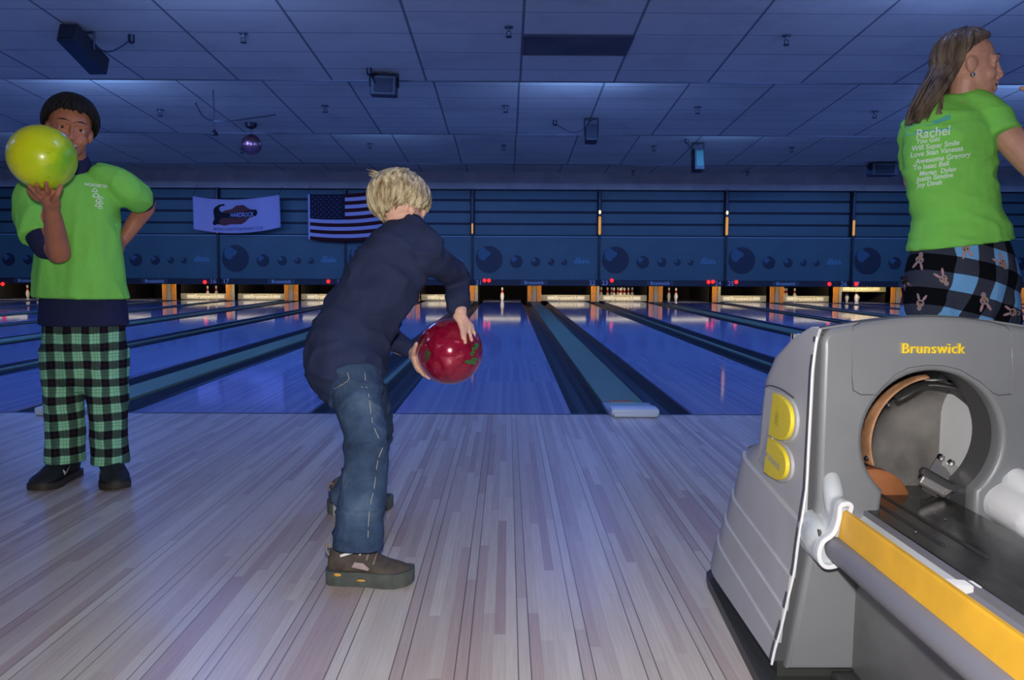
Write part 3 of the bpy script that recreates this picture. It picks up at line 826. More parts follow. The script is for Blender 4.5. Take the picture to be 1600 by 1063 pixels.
# ------------------------------------------------------------------ ball return
M_HOOD = mat('hood_grey', (0.190, 0.198, 0.208), 0.38, 0.0, 0.5, var=0.05, vscale=6, bump=0.02, bscale=300)
M_HOODSIDE = mat('hood_side_grey', (0.43, 0.43, 0.44), 0.5, var=0.06, vscale=7)
M_LOWER = mat('lower_panel_grey', (0.20, 0.20, 0.20), 0.35, 0.35, var=0.18, vscale=9)
M_RIMD = mat('rim_dark', (0.075, 0.075, 0.08), 0.4)
M_YEL = mat('rail_yellow', (0.80, 0.43, 0.03), 0.42, var=0.10, vscale=14)
M_BADGE = mat('badge_yellow', (0.78, 0.62, 0.03), 0.45, bump=0.15, bscale=500)
M_TEXTY = mat('lettering_yellow', (0.85, 0.62, 0.04), 0.4)
M_BGREY = mat('rail_tube_grey', (0.20, 0.20, 0.23), 0.45)
M_WHITE = mat('bracket_pale_grey', (0.50, 0.53, 0.55), 0.35)
M_WHITE2 = mat('edge_white', (0.75, 0.76, 0.78), 0.35)
M_CHROME = mat('chrome', (0.75, 0.75, 0.74), 0.18, 1.0)
M_STEEL = mat('steel_plate', (0.42, 0.40, 0.38), 0.3, 0.8)
M_RUB = mat('black_rubber', (0.035, 0.035, 0.035), 0.5)
M_BASE = mat('base_dark', (0.04, 0.042, 0.04), 0.45)
M_RUST = mat('rust_brown', (0.30, 0.105, 0.035), 0.6, var=0.2, vscale=20)
M_WOODB = mat('worn_orange_lining', (0.40, 0.20, 0.10), 0.6, var=0.4, vscale=30)
M_LINER = mat('liner_pale', (0.72, 0.73, 0.74), 0.5, var=0.06, vscale=8)
def m_tray():
    nt = NT('tray_black'); co, x, y, z = nt.coords()
    f = nt.noise(nt.comb(nt.math('MULTIPLY', x, 14.0), nt.math('MULTIPLY', y, 4.0), 0.0), 1.0, 6, 0.7)
    c = nt.ramp(f, [(0.35, (0.012, 0.012, 0.012)), (0.62, (0.05, 0.048, 0.045)), (0.8, (0.12, 0.12, 0.115))])
    nt.base(c, nt.ramp(f, [(0.3, (0.12,)*3), (0.8, (0.4,)*3)]), 0.0, 0.5)
    return nt.m
M_TRAY = m_tray()

HX, HY = 0.843, 1.585        # middle of the hood, plane of its front
R_ball_return = thing('ball_return', 'grey ball return hood with round opening, yellow rails and a black ball tray', 'ball return', (HX, 1.9, 0))
RT = R_ball_return
def hood_front_outline():
    pts = []
    # left edge going up, arched top, right edge going down (x, z)
    pts += [(0.568, 0.05), (0.606, 0.31), (0.617, 0.40), (0.620, 0.70)]
    for i in range(7):
        a = PI-PI/2*0.72*i/6
        pts.append((0.652+0.032*math.cos(a), 0.712+0.032*math.sin(a)))
    for i in range(1, 12):
        u = i/12; x = 0.662+(1.024-0.662)*u
        pts.append((x, 0.744+0.024*math.sin(PI*u)))
    for i in range(7):
        a = PI/2*0.72-PI/2*0.72*i/6+0.0
        pts.append((1.034+0.032*math.cos(a+PI*0.0), 0.712+0.032*math.sin(a)))
    pts += [(1.069, 0.40), (1.080, 0.31), (1.118, 0.05)]
    return pts
HR = 0.137; HC = Vector((0.838, 0, 0.523))
hole = []
a0 = math.radians(-48); a1 = math.radians(228)
for i in range(49):
    a = a0+(a1-a0)*i/48
    hole.append((HC.x+HR*math.cos(a), HC.z+HR*math.sin(a)))
xl, xr = hole[-1][0], hole[0][0]
hole += [(xl-0.004, 0.37), (xl, 0.30), (xr, 0.30), (xr+0.0, 0.37)]
me = curve_shape(hood_front_outline(), [hole], 0.012, 0.010)
place(me, (0, HY+0.012, 0), (1, 0, 0), (0, 0, 1))
# the cowl's face leans back slightly towards the top and swells at mid-height
bm = bmesh.new(); bm.from_mesh(me)
for v in bm.verts:
    z = v.co.z; v.co.y += 0.012*max(0, (z-0.6)/0.15)**2 - 0.006*math.sin(min(1, max(0, z/0.75))*PI)
obj('front_cowl', bm, M_HOOD, RT, True, 35)
# tunnel rim behind the opening
bm = bmesh.new()
n = len(hole)
for i in range(n):
    j = (i+1) % n
    p, q = hole[i], hole[j]
    def inn(t): return (HC.x+(t[0]-HC.x)*1.0, t[1])
    a = bm.verts.new((p[0], HY+0.018, p[1])); b = bm.verts.new((q[0], HY+0.018, q[1]))
    c = bm.verts.new((q[0], HY+0.085, q[1])); d = bm.verts.new((p[0], HY+0.085, p[1])); bm.faces.new((a, b, c, d))
bmesh.ops.remove_doubles(bm, verts=bm.verts[:], dist=1e-5)
bmesh.ops.recalc_face_normals(bm, faces=bm.faces[:])
bmesh.ops.solidify(bm, geom=bm.faces[:], thickness=-0.006)
obj('opening_rim', bm, M_RIMD, RT, True, 35)
# side shells: arched back, clapboard steps low down
def side_shell(sgn, name):
    xm = HX
    bm = bmesh.new()
    # rows of z from the top edge to the floor; at each the back edge y and outward x
    zs = [0.742, 0.735, 0.71, 0.66, 0.60, 0.52, 0.44, 0.395, 0.393, 0.375, 0.34, 0.285, 0.283, 0.278, 0.217, 0.215, 0.210, 0.15, 0.148, 0.143, 0.10, 0.06]
    def yb(z):
        if z > 0.42:
            u = (z-0.42)/(0.75-0.42)
            return 1.94-0.03*u-0.30*max(0, (u-0.35)/0.65)**2.6
        return 2.02+0.13*(0.42-z)/0.42+0.02
    def xo(z):
        base = 0.604-0.006*((0.75-z)/0.35) if z > 0.394 else 0.598-0.030*(0.394-z)/0.334
        st = 0
        for zz, w_ in ((0.394, 0.009), (0.284, 0.006), (0.216, 0.006), (0.149, 0.006)):
            if z < zz: st += w_
        tp = 0
        if z > 0.66: tp = 0.012*((z-0.66)/0.085)**3
        # each board leans out towards its lower edge's neighbour
        return base-st+tp
    rows = []
    ny = 14
    for z in zs:
        y0 = HY+0.004; y1 = yb(z)
        row = []
        for i in range(ny+1):
            u = i/ny; y = y0+(y1-y0)*u
            x = xo(z)+(0.018*max(0, (u-0.8)/0.2)**2)
            # the steps slope down towards the front
            zz = z-(0.045*(1-u) if z < 0.42 else 0) * min(1, max(0, (z-0.06)/0.09))
            row.append(Vector((xm+sgn*(xm-x), y, zz)))
        rows.append(row)
    g = [[bm.verts.new(p) for p in r] for r in rows]
    for i in range(len(g)-1):
        for j in range(ny): bm.faces.new((g[i][j], g[i][j+1], g[i+1][j+1], g[i+1][j]))
    bmesh.ops.recalc_face_normals(bm, faces=bm.faces[:])
    me_ = bm
    bmesh.ops.solidify(me_, geom=me_.faces[:], thickness=0.006*(1 if sgn < 0 else 1))
    return obj('side_shell', me_, M_HOODSIDE, RT, True, 28), yb, xo
side, yb, xo = side_shell(-1*-1*-1, 'l') if False else side_shell(1, 'l')
side_shell(-1, 'r')
# top skin between the shells
bm = bmesh.new(); nx = 16; zs2 = [0.742, 0.735, 0.722, 0.705, 0.68, 0.65, 0.61, 0.56, 0.50, 0.44, 0.405, 0.40, 0.30, 0.15, 0.06]
g = []
for i in range(nx+1):
    u = i/nx; row = []
    for z in zs2:
        xe = xo(z)+0.021; x = xe+(2*(HX-xe))*u
        row.append(bm.verts.new((x, yb(z)+0.002, z+0.024*math.sin(PI*u)*max(0, min(1, (z-0.56)/0.16)))))
    xe = xo(0.742)+0.003; row.insert(0, bm.verts.new((xe+(2*(HX-xe))*u, HY+0.012, 0.742+0.024*math.sin(PI*u))))
    g.append(row)
for i in range(nx):
    for j in range(len(g[0])-1): bm.faces.new((g[i][j], g[i+1][j], g[i+1][j+1], g[i][j+1]))
bmesh.ops.recalc_face_normals(bm, faces=bm.faces[:]); bmesh.ops.solidify(bm, geom=bm.faces[:], thickness=0.004)
obj('top_shell', bm, M_HOOD, RT, True, 50)
# side shell's thin edge, its highlight painted white, dark groove beside it
est = [(xo(z_)-0.001, HY-0.004, z_-(0.045 if z_ < 0.42 else 0)*min(1, max(0, (z_-0.06)/0.09))) for z_ in (0.725, 0.66, 0.6, 0.5, 0.42)]+[(xo(z_)-0.001, HY-0.004, z_-0.045*min(1, max(0, (z_-0.06)/0.09))) for z_ in (0.36, 0.30, 0.24, 0.18, 0.12, 0.06)]
bm = bmesh.new(); tube(bm, [(p_[0]-0.001, p_[1]-0.003, p_[2]) for p_ in est], [0.0028]*len(est), (0, 1, 0), 8, 3)
obj('edge_strip', bm, M_WHITE2, RT, True)
bm = bmesh.new(); extrude_poly(bm, [(p_[0], HY+0.006, p_[2]) for p_ in est]+[(0.60, HY+0.006, 0.06), (0.635, HY+0.006, 0.31), (0.64, HY+0.006, 0.45), (0.645, HY+0.006, 0.735)], (0, 0.01, 0)); obj('corner_groove', bm, M_RIMD, RT)
# lower front plate under the opening, dark inset and plinth
bm = bmesh.new(); box(bm, 0.598, 1.088, HY+0.024, HY+0.03, 0.02, 0.34); obj('lower_backing', bm, M_LOWER, RT)
# black base skirt on the floor
bm = bmesh.new()
out = [(0.500, 1.30), (0.545, 2.12), (0.552, 2.17), (0.575, 2.20), (1.11, 2.20), (1.13, 2.17), (1.186, 1.30)]
extrude_poly(bm, [(x, y, 0.0005) for x, y in out], (0, 0, 0.026))
box(bm, 0.556, 1.13, HY+0.01, 2.12, 0.02, 0.075)
obj('base_skirt', bm, M_BASE, RT)
# seam of the removable top panel
def seam(pts, closed=True, r=0.0011):
    bm = bmesh.new()
    if closed: pts = pts+[pts[0]]
    tube(bm, pts, [r]*len(pts), (0, 1, 0), 6, 1, cap=False)
    return bm
def frontp(px, py): 
    p = P(px, py, HY-0.002); z = p.z; dy = 0.012*max(0, (z-0.6)/0.15)**2 - 0.006*math.sin(min(1, max(0, z/0.75))*PI)
    return P(px, py, HY-0.0092+dy)
seam_px = [(1333, 510), (1345, 503), (1390, 497), (1440, 494), (1500, 496), (1545, 502), (1572, 510), (1579, 520), (1582, 560), (1585, 605), (1580, 616), (1560, 618), (1551, 614), (1530, 596), (1500, 578), (1475, 572), (1448, 571), (1420, 575), (1398, 586), (1378, 605), (1368, 617), (1345, 617), (1333, 610), (1331, 590), (1331, 550), (1332, 518)]
obj('panel_seam', seam([frontp(*p) for p in seam_px]), M_RIMD, RT)
me = text_shape('Brunswick', 1.0, 0.05, spacing=1.08)
bm = bmesh.new(); bm.from_mesh(me); me = fuse(bm, 0.012, 1); me.update()
nn = [v.normal.copy() for v in me.vertices]
for v, n_ in zip(me.vertices, nn): v.co += Vector((n_.x, n_.y, 0))*0.016; v.co.z *= 0.12
xs = [v.co.x for v in me.vertices]; wd = max(xs)-min(xs)
a_, b_ = frontp(1408, 545), frontp(1506, 545)
sc_ = (b_.x-a_.x)/wd; mid = (a_+b_)/2; shift = (max(xs)+min(xs))/2
place(me, mid-Vector((shift*sc_, 0.001, 0)), (sc_, 0, 0.0), (0, 0, sc_*1.04))
obj('maker_lettering', me, M_TEXTY, RT)

# badge on the left side: the two halves of a letter B
def side_pt(px, py, off=0.0):
    x = 0.592
    for _ in range(4):
        p = PX(px, py, x); x = xo(p.z)
    p = PX(px, py, x-off); return p
def dshape(pt, pb, bulge):
    """half-round badge with a straight back edge from pt down to pb bulging forward (towards -y)"""
    pts = []
    h = (pt-pb).length
    for i in range(25):
        a = PI/2-PI*i/24
        ca, sa = math.cos(a), math.sin(a)
        pts.append((math.copysign(abs(ca)**0.72, ca)*bulge, math.copysign(abs(sa)**0.9, sa)*h/2))
    return pts
up_t, up_b, lo_b = side_pt(1217, 614), side_pt(1210, 680), side_pt(1202, 738)
lo_t = side_pt(1209, 684)
ft = side_pt(1246, 655); fl = side_pt(1238, 728)
def badge(pt, pb, bul, name='badge_half'):
    c = (pt+pb)/2; axv = (pt-pb).normalized(); fw = Vector((0, -1, 0))
    nrm = fw.cross(axv).normalized()
    if nrm.x > 0: nrm = -nrm
    bulge = abs(c.y-bul.y); hh = (pt-pb).length/2
    poly = []
    for i in range(25):
        a = PI/2-PI*i/24; ca, sa = math.cos(a), math.sin(a)
        poly.append((abs(ca)**0.6*bulge, math.copysign(abs(sa)**0.95, sa)*hh))
    for scale_, d0, d1, m_, nm in ((1.13, -0.002, 0.004, M_HOODSIDE, 'badge_frame'), (1.0, 0.003, 0.012, M_BADGE, 'badge_half')):
        me = curve_shape([(p[0]*scale_-(scale_-1)*bulge*0.3, p[1]*scale_) for p in poly], [], (d1-d0)/2, 0.002)
        place(me, c+nrm*((d0+d1)/2), fw, axv); 
        o = obj(nm, me, m_, RT, True, 40)
    return c, fw, axv, nrm
c1, fw, ax1, n1 = badge(up_t, up_b, ft)
c2, fw2, ax2, n2 = badge(lo_t, lo_b, fl)
# crown on the upper half
cr = [(-0.012, -0.018), (0.012, -0.018), (0.014, 0.010), (0.007, 0.002), (0.005, 0.018), (0.0, 0.006), (-0.005, 0.026), (-0.006, 0.006), (-0.012, 0.014), (-0.014, 0.0)]
me = curve_shape(cr, [], 0.0015); place(me, c1+n1*0.0125+fw*0.045, fw, ax1); obj('crown_emblem', me, mat('emblem_grey', (0.06, 0.08, 0.12), 0.4), RT)
me = text_shape('Brunswick', 0.026, 0.0012, off=0.0002); place(me, c2+n2*0.0130+fw*0.045+ax2*0.0, (fw-ax2*0.12), (ax2)); obj('badge_lettering', me, mat('lettering_silver', (0.30, 0.33, 0.40), 0.3, 0.3), RT)
# straight grey spine behind the B
sp = [side_pt(1198, 606, 0.001), side_pt(1216, 612, 0.001), side_pt(1202, 742, 0.001), side_pt(1188, 722, 0.001)]
bm = bmesh.new(); extrude_poly(bm, sp, (-0.003, 0, 0)); obj('badge_spine', bm, M_HOODSIDE, RT)
bm = bmesh.new(); tube(bm, [side_pt(1195, 604, 0.002), side_pt(1205, 603, 0.002), side_pt(1222, 609, 0.002), side_pt(1240, 622, 0.002)], [0.0015]*4, (1, 0, 0), 6, 4); tube(bm, [side_pt(1186, 718, 0.002), side_pt(1194, 727, 0.002), side_pt(1203, 741, 0.002)], [0.0015]*3, (1, 0, 0), 6, 3)
obj('badge_seam', bm, M_RIMD, RT)

# inside of the opening
bm = bmesh.new(); box(bm, 0.66, 1.04, 1.86, 1.875, 0.30, 0.71); box(bm, 1.00, 1.01, HY+0.09, 1.87, 0.30, 0.71); box(bm, 0.66, 0.67, HY+0.09, 1.87, 0.3, 0.71)
obj('inner_liner', bm, M_LINER, RT)
# dark moulded ball guide: D-shaped dish
gc = P(1448, 700, 1.80); prof = []
for i in range(41):
    a = math.radians(90-0)+PI*i/40
    prof.append((0.17*math.cos(a)*1.0, 0.165*math.sin(a)))
poly = [(0.105, 0.150), (0.02, 0.158), (-0.06, 0.142), (-0.115, 0.10), (-0.150, 0.03), (-0.160, -0.05), (-0.150, -0.17), (0.105, -0.17)]
poly = [(v.x, v.y) for v in crom([Vector((p[0], p[1], 0)) for p in poly], 5)]
bm = bmesh.new(); rr = []
NS = 10
for k in range(NS+1):
    s_ = (k+0.02)/NS; rr.append([bm.verts.new((gc.x+p[0]*s_, 1.85-0.075*s_**4, gc.z+p[1]*s_)) for p in poly])
for k in range(NS):
    for i in range(len(poly)-1): bm.faces.new((rr[k][i], rr[k][i+1], rr[k+1][i+1], rr[k+1][i]))
    bm.faces.new((rr[k][-1], rr[k][0], rr[k+1][0], rr[k+1][-1]))
bm.faces.new(rr[0])
bmesh.ops.recalc_face_normals(bm, faces=bm.faces[:]); bmesh.ops.solidify(bm, geom=bm.faces[:], thickness=0.005)
obj('ball_guide', bm, mat('guide_grey', (0.15, 0.14, 0.13), 0.55, var=0.45, vscale=11), RT, True, 50)
me = curve_shape(poly, [[(p[0]*0.965, p[1]*0.965) for p in poly]], 0.003, 0.001); place(me, (gc.x, 1.772, gc.z), (1, 0, 0), (0, 0, 1)); obj('guide_lip', me, M_RUB, RT, True, 35)
# worn orange lining seen along the upper left of the opening
arc = []
for i in range(13):
    a = math.radians(100+100*i/12); arc.append((0.902+0.140*math.cos(a), 1.70, 0.497+0.140*math.sin(a)))
bm = bmesh.new(); tube(bm, arc, [(0.035, 0.005)]*13, (0, 1, 0), 10, 2); obj('worn_lining', bm, M_WOODB, RT, True)
arc = []
for i in range(13):
    a = math.radians(35+95*i/12); arc.append((0.905+0.118*math.cos(a), 1.71+0.01*math.sin(i), 0.505+0.110*math.sin(a)))
bm = bmesh.new(); tube(bm, arc, [(0.03, 0.006)]*13, (0, 1, 0), 10, 2); obj('rubber_flap', bm, M_RUB, RT, True)
# brown drum low on the left
dc = P(1362, 775, 1.70)
bm = bmesh.new(); lathe(bm, [(0.0, -0.02), (0.075, -0.02), (0.082, -0.012), (0.082, 0.015), (0.075, 0.02), (0.0, 0.02)], (dc.x-0.005, 1.70, dc.z-0.02), 32, Matrix.Rotation(math.radians(90), 3, 'X')); obj('drive_wheel', bm, M_RUST, RT, True, 40)
# bracket with two bolts and pivot arm
def inp(px, py, y): return P(px, py, y)
bm = bmesh.new(); q = [inp(1466, 713, 1.69), inp(1511, 737, 1.67), inp(1507, 775, 1.66), inp(1447, 742, 1.68)]
extrude_poly(bm, q, (0, 0.005, 0)); obj('bracket_plate', bm, M_STEEL, RT)
bm = bmesh.new(); q = [inp(1447, 742, 1.675), inp(1507, 775, 1.655), inp(1503, 800, 1.655), inp(1440, 765, 1.675)]; extrude_poly(bm, q, (0, 0.006, 0)); tube(bm, [inp(1443, 737, 1.67), inp(1492, 765, 1.65)], [0.010, 0.010], (0, 1, 0), 10, 1)
obj('bracket_arm', bm, M_RUB, RT)
bm = bmesh.new(); tube(bm, [inp(1441, 750, 1.665), inp(1478, 770, 1.65)], [(0.006, 0.012)]*2, (0, 1, 0), 10, 1); tube(bm, [inp(1478, 772, 1.645), inp(1504, 752, 1.655)], [(0.004, 0.004)]*2, (0, 1, 0), 8, 1)
obj('pivot_bar', bm, M_STEEL, RT)
for px, py in ((1469, 714), (1485, 723)):
    c = inp(px, py, 1.675); bm = bmesh.new(); lathe(bm, [(0.0075, 0), (0.0075, 0.004), (0.006, 0.0075), (0.002, 0.0085)], c, 12, Matrix.Rotation(math.radians(90), 3, 'X')); obj('bolt', bm, M_CHROME, RT, True, 30)
for px, py, yy in ((1386, 631, 1.72), (1354, 716, 1.68), (1467, 771, 1.66)):
    c = inp(px, py, yy); bm = bmesh.new(); lathe(bm, [(0.006, 0), (0.006, 0.004), (0.004, 0.007), (0.001, 0.008)], c, 10, Matrix.Rotation(math.radians(90), 3, 'X')); obj('bolt', bm, M_CHROME, RT, True, 30)

# black ball tray running towards the bowlers
DZ = 0.382; DX0, DX1 = 0.716, 0.925; YF = 0.34
bm = bmesh.new(); box(bm, DX0, DX1, YF, 1.76, DZ-0.012, DZ, 0.003); obj('ball_tray', bm, M_TRAY, RT)
bm = bmesh.new()
for x_, y0_, y1_ in ((0.752, 1.36, 1.73), (0.792, 1.30, 1.73)): box(bm, x_, x_+0.007, y0_, y1_, DZ-0.001, DZ+0.0025, 0.001)
obj('tray_slot', bm, M_RUB, RT)
for px, py in ((1460, 803), (1477, 812), (1431, 832)):
    d = _F*FPX + _R*(px-800) - _U*(py-531.5); c = CAMPOS+d*((DZ+0.001-CAMH)/d.z)
    bm = bmesh.new(); lathe(bm, [(0.003, 0), (0.0025, 0.0015), (0.0005, 0.002)], c, 8); obj('screw', bm, M_CHROME, RT, True)
# skirts beside the tray
bm = bmesh.new(); extrude_poly(bm, [(DX0-0.001, 1.20, DZ-0.002), (DX0-0.001, 1.585, DZ-0.002), (0.668, 1.585, DZ-0.075), (0.668, 1.20, DZ-0.075)], (-0.003, 0, -0.002)); obj('tray_gutter_panel', bm, M_WHITE, RT)
bm = bmesh.new(); extrude_poly(bm, [(DX0-0.001, YF, DZ-0.004), (DX0-0.001, 1.20, DZ-0.004), (0.668, 1.20, DZ-0.077), (0.668, YF, DZ-0.077)], (-0.003, 0, -0.002)); box(bm, DX0-0.008, DX0-0.001, YF, 1.58, DZ-0.015, DZ-0.001)
obj('tray_skirt', bm, M_BGREY, RT)
bm = bmesh.new(); q = [(DX0-0.003, 1.175, DZ+0.001), (DX0-0.003, 1.20, DZ+0.001), (0.672, 1.30, DZ-0.03), (0.668, 1.285, DZ-0.035)]; extrude_poly(bm, q, (0, 0, -0.016)); obj('tray_end_stop', bm, M_WHITE2, RT)
bm = bmesh.new(); extrude_poly(bm, [(DX1+0.001, YF, DZ-0.004), (DX1+0.001, 1.58, DZ-0.004), (0.975, 1.58, DZ-0.07), (0.975, YF, DZ-0.07)], (0.003, 0, -0.002)); obj('tray_skirt', bm, M_BGREY, RT)
# rails left and right
ORI = 1.0
def rail(sgn, label):
    X_ = lambda x: HX-0.022+sgn*(HX-0.022-x)
    bm = bmesh.new(); sec = [(0.6405, 0.402), (0.6475, 0.402), (0.649, 0.398), (0.6425, 0.350), (0.634, 0.346), (0.631, 0.350), (0.6385, 0.398)]
    extrude_poly(bm, [(X_(x), 1.50, z) for x, z in sec], (0, YF-1.50, 0)); obj('rail_face', bm, M_YEL, RT)
    bm = bmesh.new(); tube(bm, [(X_(0.630), 1.50, 0.327), (X_(0.630), YF, 0.327)], [0.0235]*2, (1, 0, 0), 20, 1); obj('rail_tube', bm, M_BGREY, RT, True, 60)
    # moulded end bracket with a white edge profile
    outp = [(0.634, 0.418), (0.648, 0.420), (0.657, 0.412), (0.655, 0.395), (0.650, 0.36), (0.654, 0.330), (0.648, 0.303), (0.628, 0.290), (0.607, 0.289), (0.594, 0.303), (0.592, 0.325), (0.600, 0.345), (0.618, 0.360), (0.626, 0.385), (0.628, 0.408)]
    outp = [(v.x, v.y) for v in crom([Vector((p[0], p[1], 0)) for p in outp+[outp[0]]], 3)][:-1]
    bm = bmesh.new(); extrude_poly(bm, [(X_(p[0]), 1.512, p[1]) for p in outp], (0, 0.10, 0))
    tube(bm, [(X_(0.650), 1.62, 0.452), (X_(0.646), 1.585, 0.447), (X_(0.642), 1.56, 0.425), (X_(0.641), 1.545, 0.395)], [0.015, 0.017, 0.020, 0.019], (1, 0, 0), 16, 4)
    tube(bm, [(X_(0.612), 1.60, 0.340), (X_(0.610), 1.55, 0.332), (X_(0.612), 1.535, 0.325)], [(0.024, 0.038), (0.024, 0.040), (0.020, 0.032)], (1, 0, 0), 16, 4)
    obj('rail_bracket', fuse(bm, 0.0032, 3), M_WHITE, RT, True)
    n_ = len(outp); inn = []
    for i in range(n_):
        p0, p1, p2 = outp[i-1], outp[i], outp[(i+1) % n_]
        tx, tz = p2[0]-p0[0], p2[1]-p0[1]; l_ = math.hypot(tx, tz); inn.append((p1[0]-(-tz/l_)*-0.0085 if False else p1[0]+tz/l_*0.0085*ORI, p1[1]-tx/l_*0.0085*ORI))
    me = curve_shape([(X_(p[0]), p[1]) for p in outp], [[(X_(p[0]), p[1]) for p in inn]], 0.007, 0.001); place(me, (0, 1.505, 0), (1, 0, 0), (0, 0, 1)); obj('bracket_edge', me, M_WHITE2, RT, True, 40)
    return X_
X_ = rail(1, 'left')
rail(-1, 'right')
bm = bmesh.new(); c = P(1310, 836, 1.53)
box(bm, 0.600, 0.606, 1.515, 1.545, 0.338, 0.358, 0.003, M=None); obj('bracket_button', bm, M_RIMD, RT)
# broad white ball stop at the right of the tray
bm = bmesh.new(); tube(bm, [(1.0, 1.60, 0.395), (1.0, 1.55, 0.395), (1.0, 1.47, 0.385)], [(0.052, 0.044), (0.055, 0.046), (0.05, 0.04)], (1, 0, 0), 18, 4); tube(bm, [(1.01, 1.60, 0.445), (1.012, 1.57, 0.44), (1.01, 1.53, 0.42)], [0.026, 0.028, 0.03], (1, 0, 0), 14, 3)
obj('ball_stop', fuse(bm, 0.005, 4), M_WHITE2, RT, True)
# pedestal under the tray
bm = bmesh.new(); box(bm, 0.70, 0.94, 0.40, HY+0.02, 0.045, DZ-0.08, 0.01); obj('pedestal', bm, M_LOWER, RT)
bm = bmesh.new(); box(bm, 0.66, 1.00, 0.36, HY, 0.002, 0.045, 0.01); obj('pedestal_foot', bm, M_BASE, RT)
# ------------------------------------------------------------------ people: shared builders
def skin_mat(name, c):
    nt = NT(name); co = nt.coords()[0]
    c = srgb(c)
    col = nt.ramp(nt.noise(co, 25, 3), [(0.3, tuple(v*0.9 for v in c)), (0.7, tuple(min(1, v*1.08) for v in c))])
    nt.base(col, 0.5, 0, 0.4)
    nt.b.inputs['Subsurface Weight'].default_value = 0.08; nt.b.inputs['Subsurface Radius'].default_value = (0.01, 0.004, 0.002)
    return nt.m
def hair_mat(name, lo, hi, scale=1.0, rough=0.45):
    nt = NT(name); co, x, y, z = nt.coords()
    f = nt.noise(nt.comb(nt.math('MULTIPLY', x, 45*scale), nt.math('MULTIPLY', y, 45*scale), nt.math('MULTIPLY', z, 9*scale)), 1.0, 4, 0.6)
    nt.base(nt.ramp(f, [(0.35, srgb(lo)), (0.65, srgb(hi))]), rough, 0, 0.4)
    return nt.m
def cloth_mat(name, c, var=0.08, rough=0.85, fold=0.25):
    nt = NT(name); co, x, y, z = nt.coords(); c = srgb(c) if isinstance(c, str) else c
    f = nt.noise(co, 9, 4)
    nt.base(nt.ramp(f, [(0.3, tuple(v*(1-var) for v in c)), (0.7, tuple(min(1, v*(1+var)) for v in c))]), rough, 0, 0.2)
    nt.bump(nt.noise(co, 11, 3, 0.55), fold, 0.03)
    return nt.m
def frame3(F, U=(0, 0, 1)):
    """columns: side (person's right), forward, up"""
    F = Vector(F).normalized(); U = Vector(U); S = F.cross(U).normalized(); U = S.cross(F).normalized()
    return Matrix((S, F, U)).transposed()
M_EYEW = mat('eye_white', (0.75, 0.72, 0.68), 0.3)
M_EYED = mat('eye_dark', (0.03, 0.018, 0.012), 0.15)
M_TEETH = mat('teeth', (0.85, 0.83, 0.78), 0.3)
M_MOUTH = mat('mouth_dark', (0.10, 0.02, 0.02), 0.5)
def head_shapes(bm, C, M, s=1.0, smile=False):
    """head about 0.22*s high centred at the eyes' level"""
    T = lambda x, y, z: C+M @ Vector((x*s, y*s, z*s))
    b = lambda c, r: ball(bm, T(*c), tuple(v*s for v in r), M, 20, 14)
    b((0, -0.014, 0.026), (0.073, 0.091, 0.084))
    b((0, 0.022, -0.030), (0.060, 0.063, 0.078))
    b((0, 0.040, -0.068), (0.043, 0.044, 0.040))
    b((0, 0.066, -0.094), (0.021, 0.020, 0.016))
    for q in (-1, 1):
        b((q*0.034, 0.054, -0.034), (0.025, 0.026, 0.024))
        b((q*0.0700, -0.006, -0.010), (0.010, 0.017, 0.027))
        b((q*0.0765, -0.012, -0.002), (0.005, 0.014, 0.017))
        b((q*0.0105, 0.098, -0.036), (0.0075, 0.009, 0.007))
        tube(bm, [T(q*0.012, 0.083, 0.019), T(q*0.030, 0.0795, 0.023), T(q*0.050, 0.064, 0.018)], [0.007*s, 0.007*s, 0.006*s], (0, 0, 1), 8, 3)
        # eyelids
        tube(bm, [T(q*0.017, 0.075, 0.007), T(q*0.031, 0.0775, 0.0095), T(q*0.046, 0.067, 0.006)], [0.0045*s]*3, (0, 0, 1), 8, 3)
        tube(bm, [T(q*0.017, 0.074, -0.008), T(q*0.031, 0.076, -0.0105), T(q*0.046, 0.066, -0.007)], [0.0045*s]*3, (0, 0, 1), 8, 3)
    tube(bm, [T(0, 0.084, 0.012), T(0, 0.092, -0.012), T(0, 0.101, -0.031), T(0, 0.094, -0.040)], [0.0070*s, 0.0075*s, 0.0092*s, 0.0075*s], (1, 0, 0), 10, 3)
    if smile:
        tube(bm, [T(-0.028, 0.074, -0.050), T(0, 0.093, -0.056), T(0.028, 0.074, -0.050)], [0.004*s, 0.006*s, 0.004*s], (0, 0, 1), 8, 4)
        tube(bm, [T(-0.028, 0.073, -0.056), T(0, 0.089, -0.079), T(0.028, 0.073, -0.056)], [0.004*s, 0.006*s, 0.004*s], (0, 0, 1), 8, 4)
    else:
        tube(bm, [T(-0.022, 0.078, -0.060), T(0, 0.093, -0.058), T(0.022, 0.078, -0.060)], [0.004*s, 0.006*s, 0.004*s], (0, 0, 1), 8, 4)
        tube(bm, [T(-0.020, 0.078, -0.066), T(0, 0.091, -0.070), T(0.020, 0.078, -0.066)], [0.004*s, 0.006*s, 0.004*s], (0, 0, 1), 8, 4)
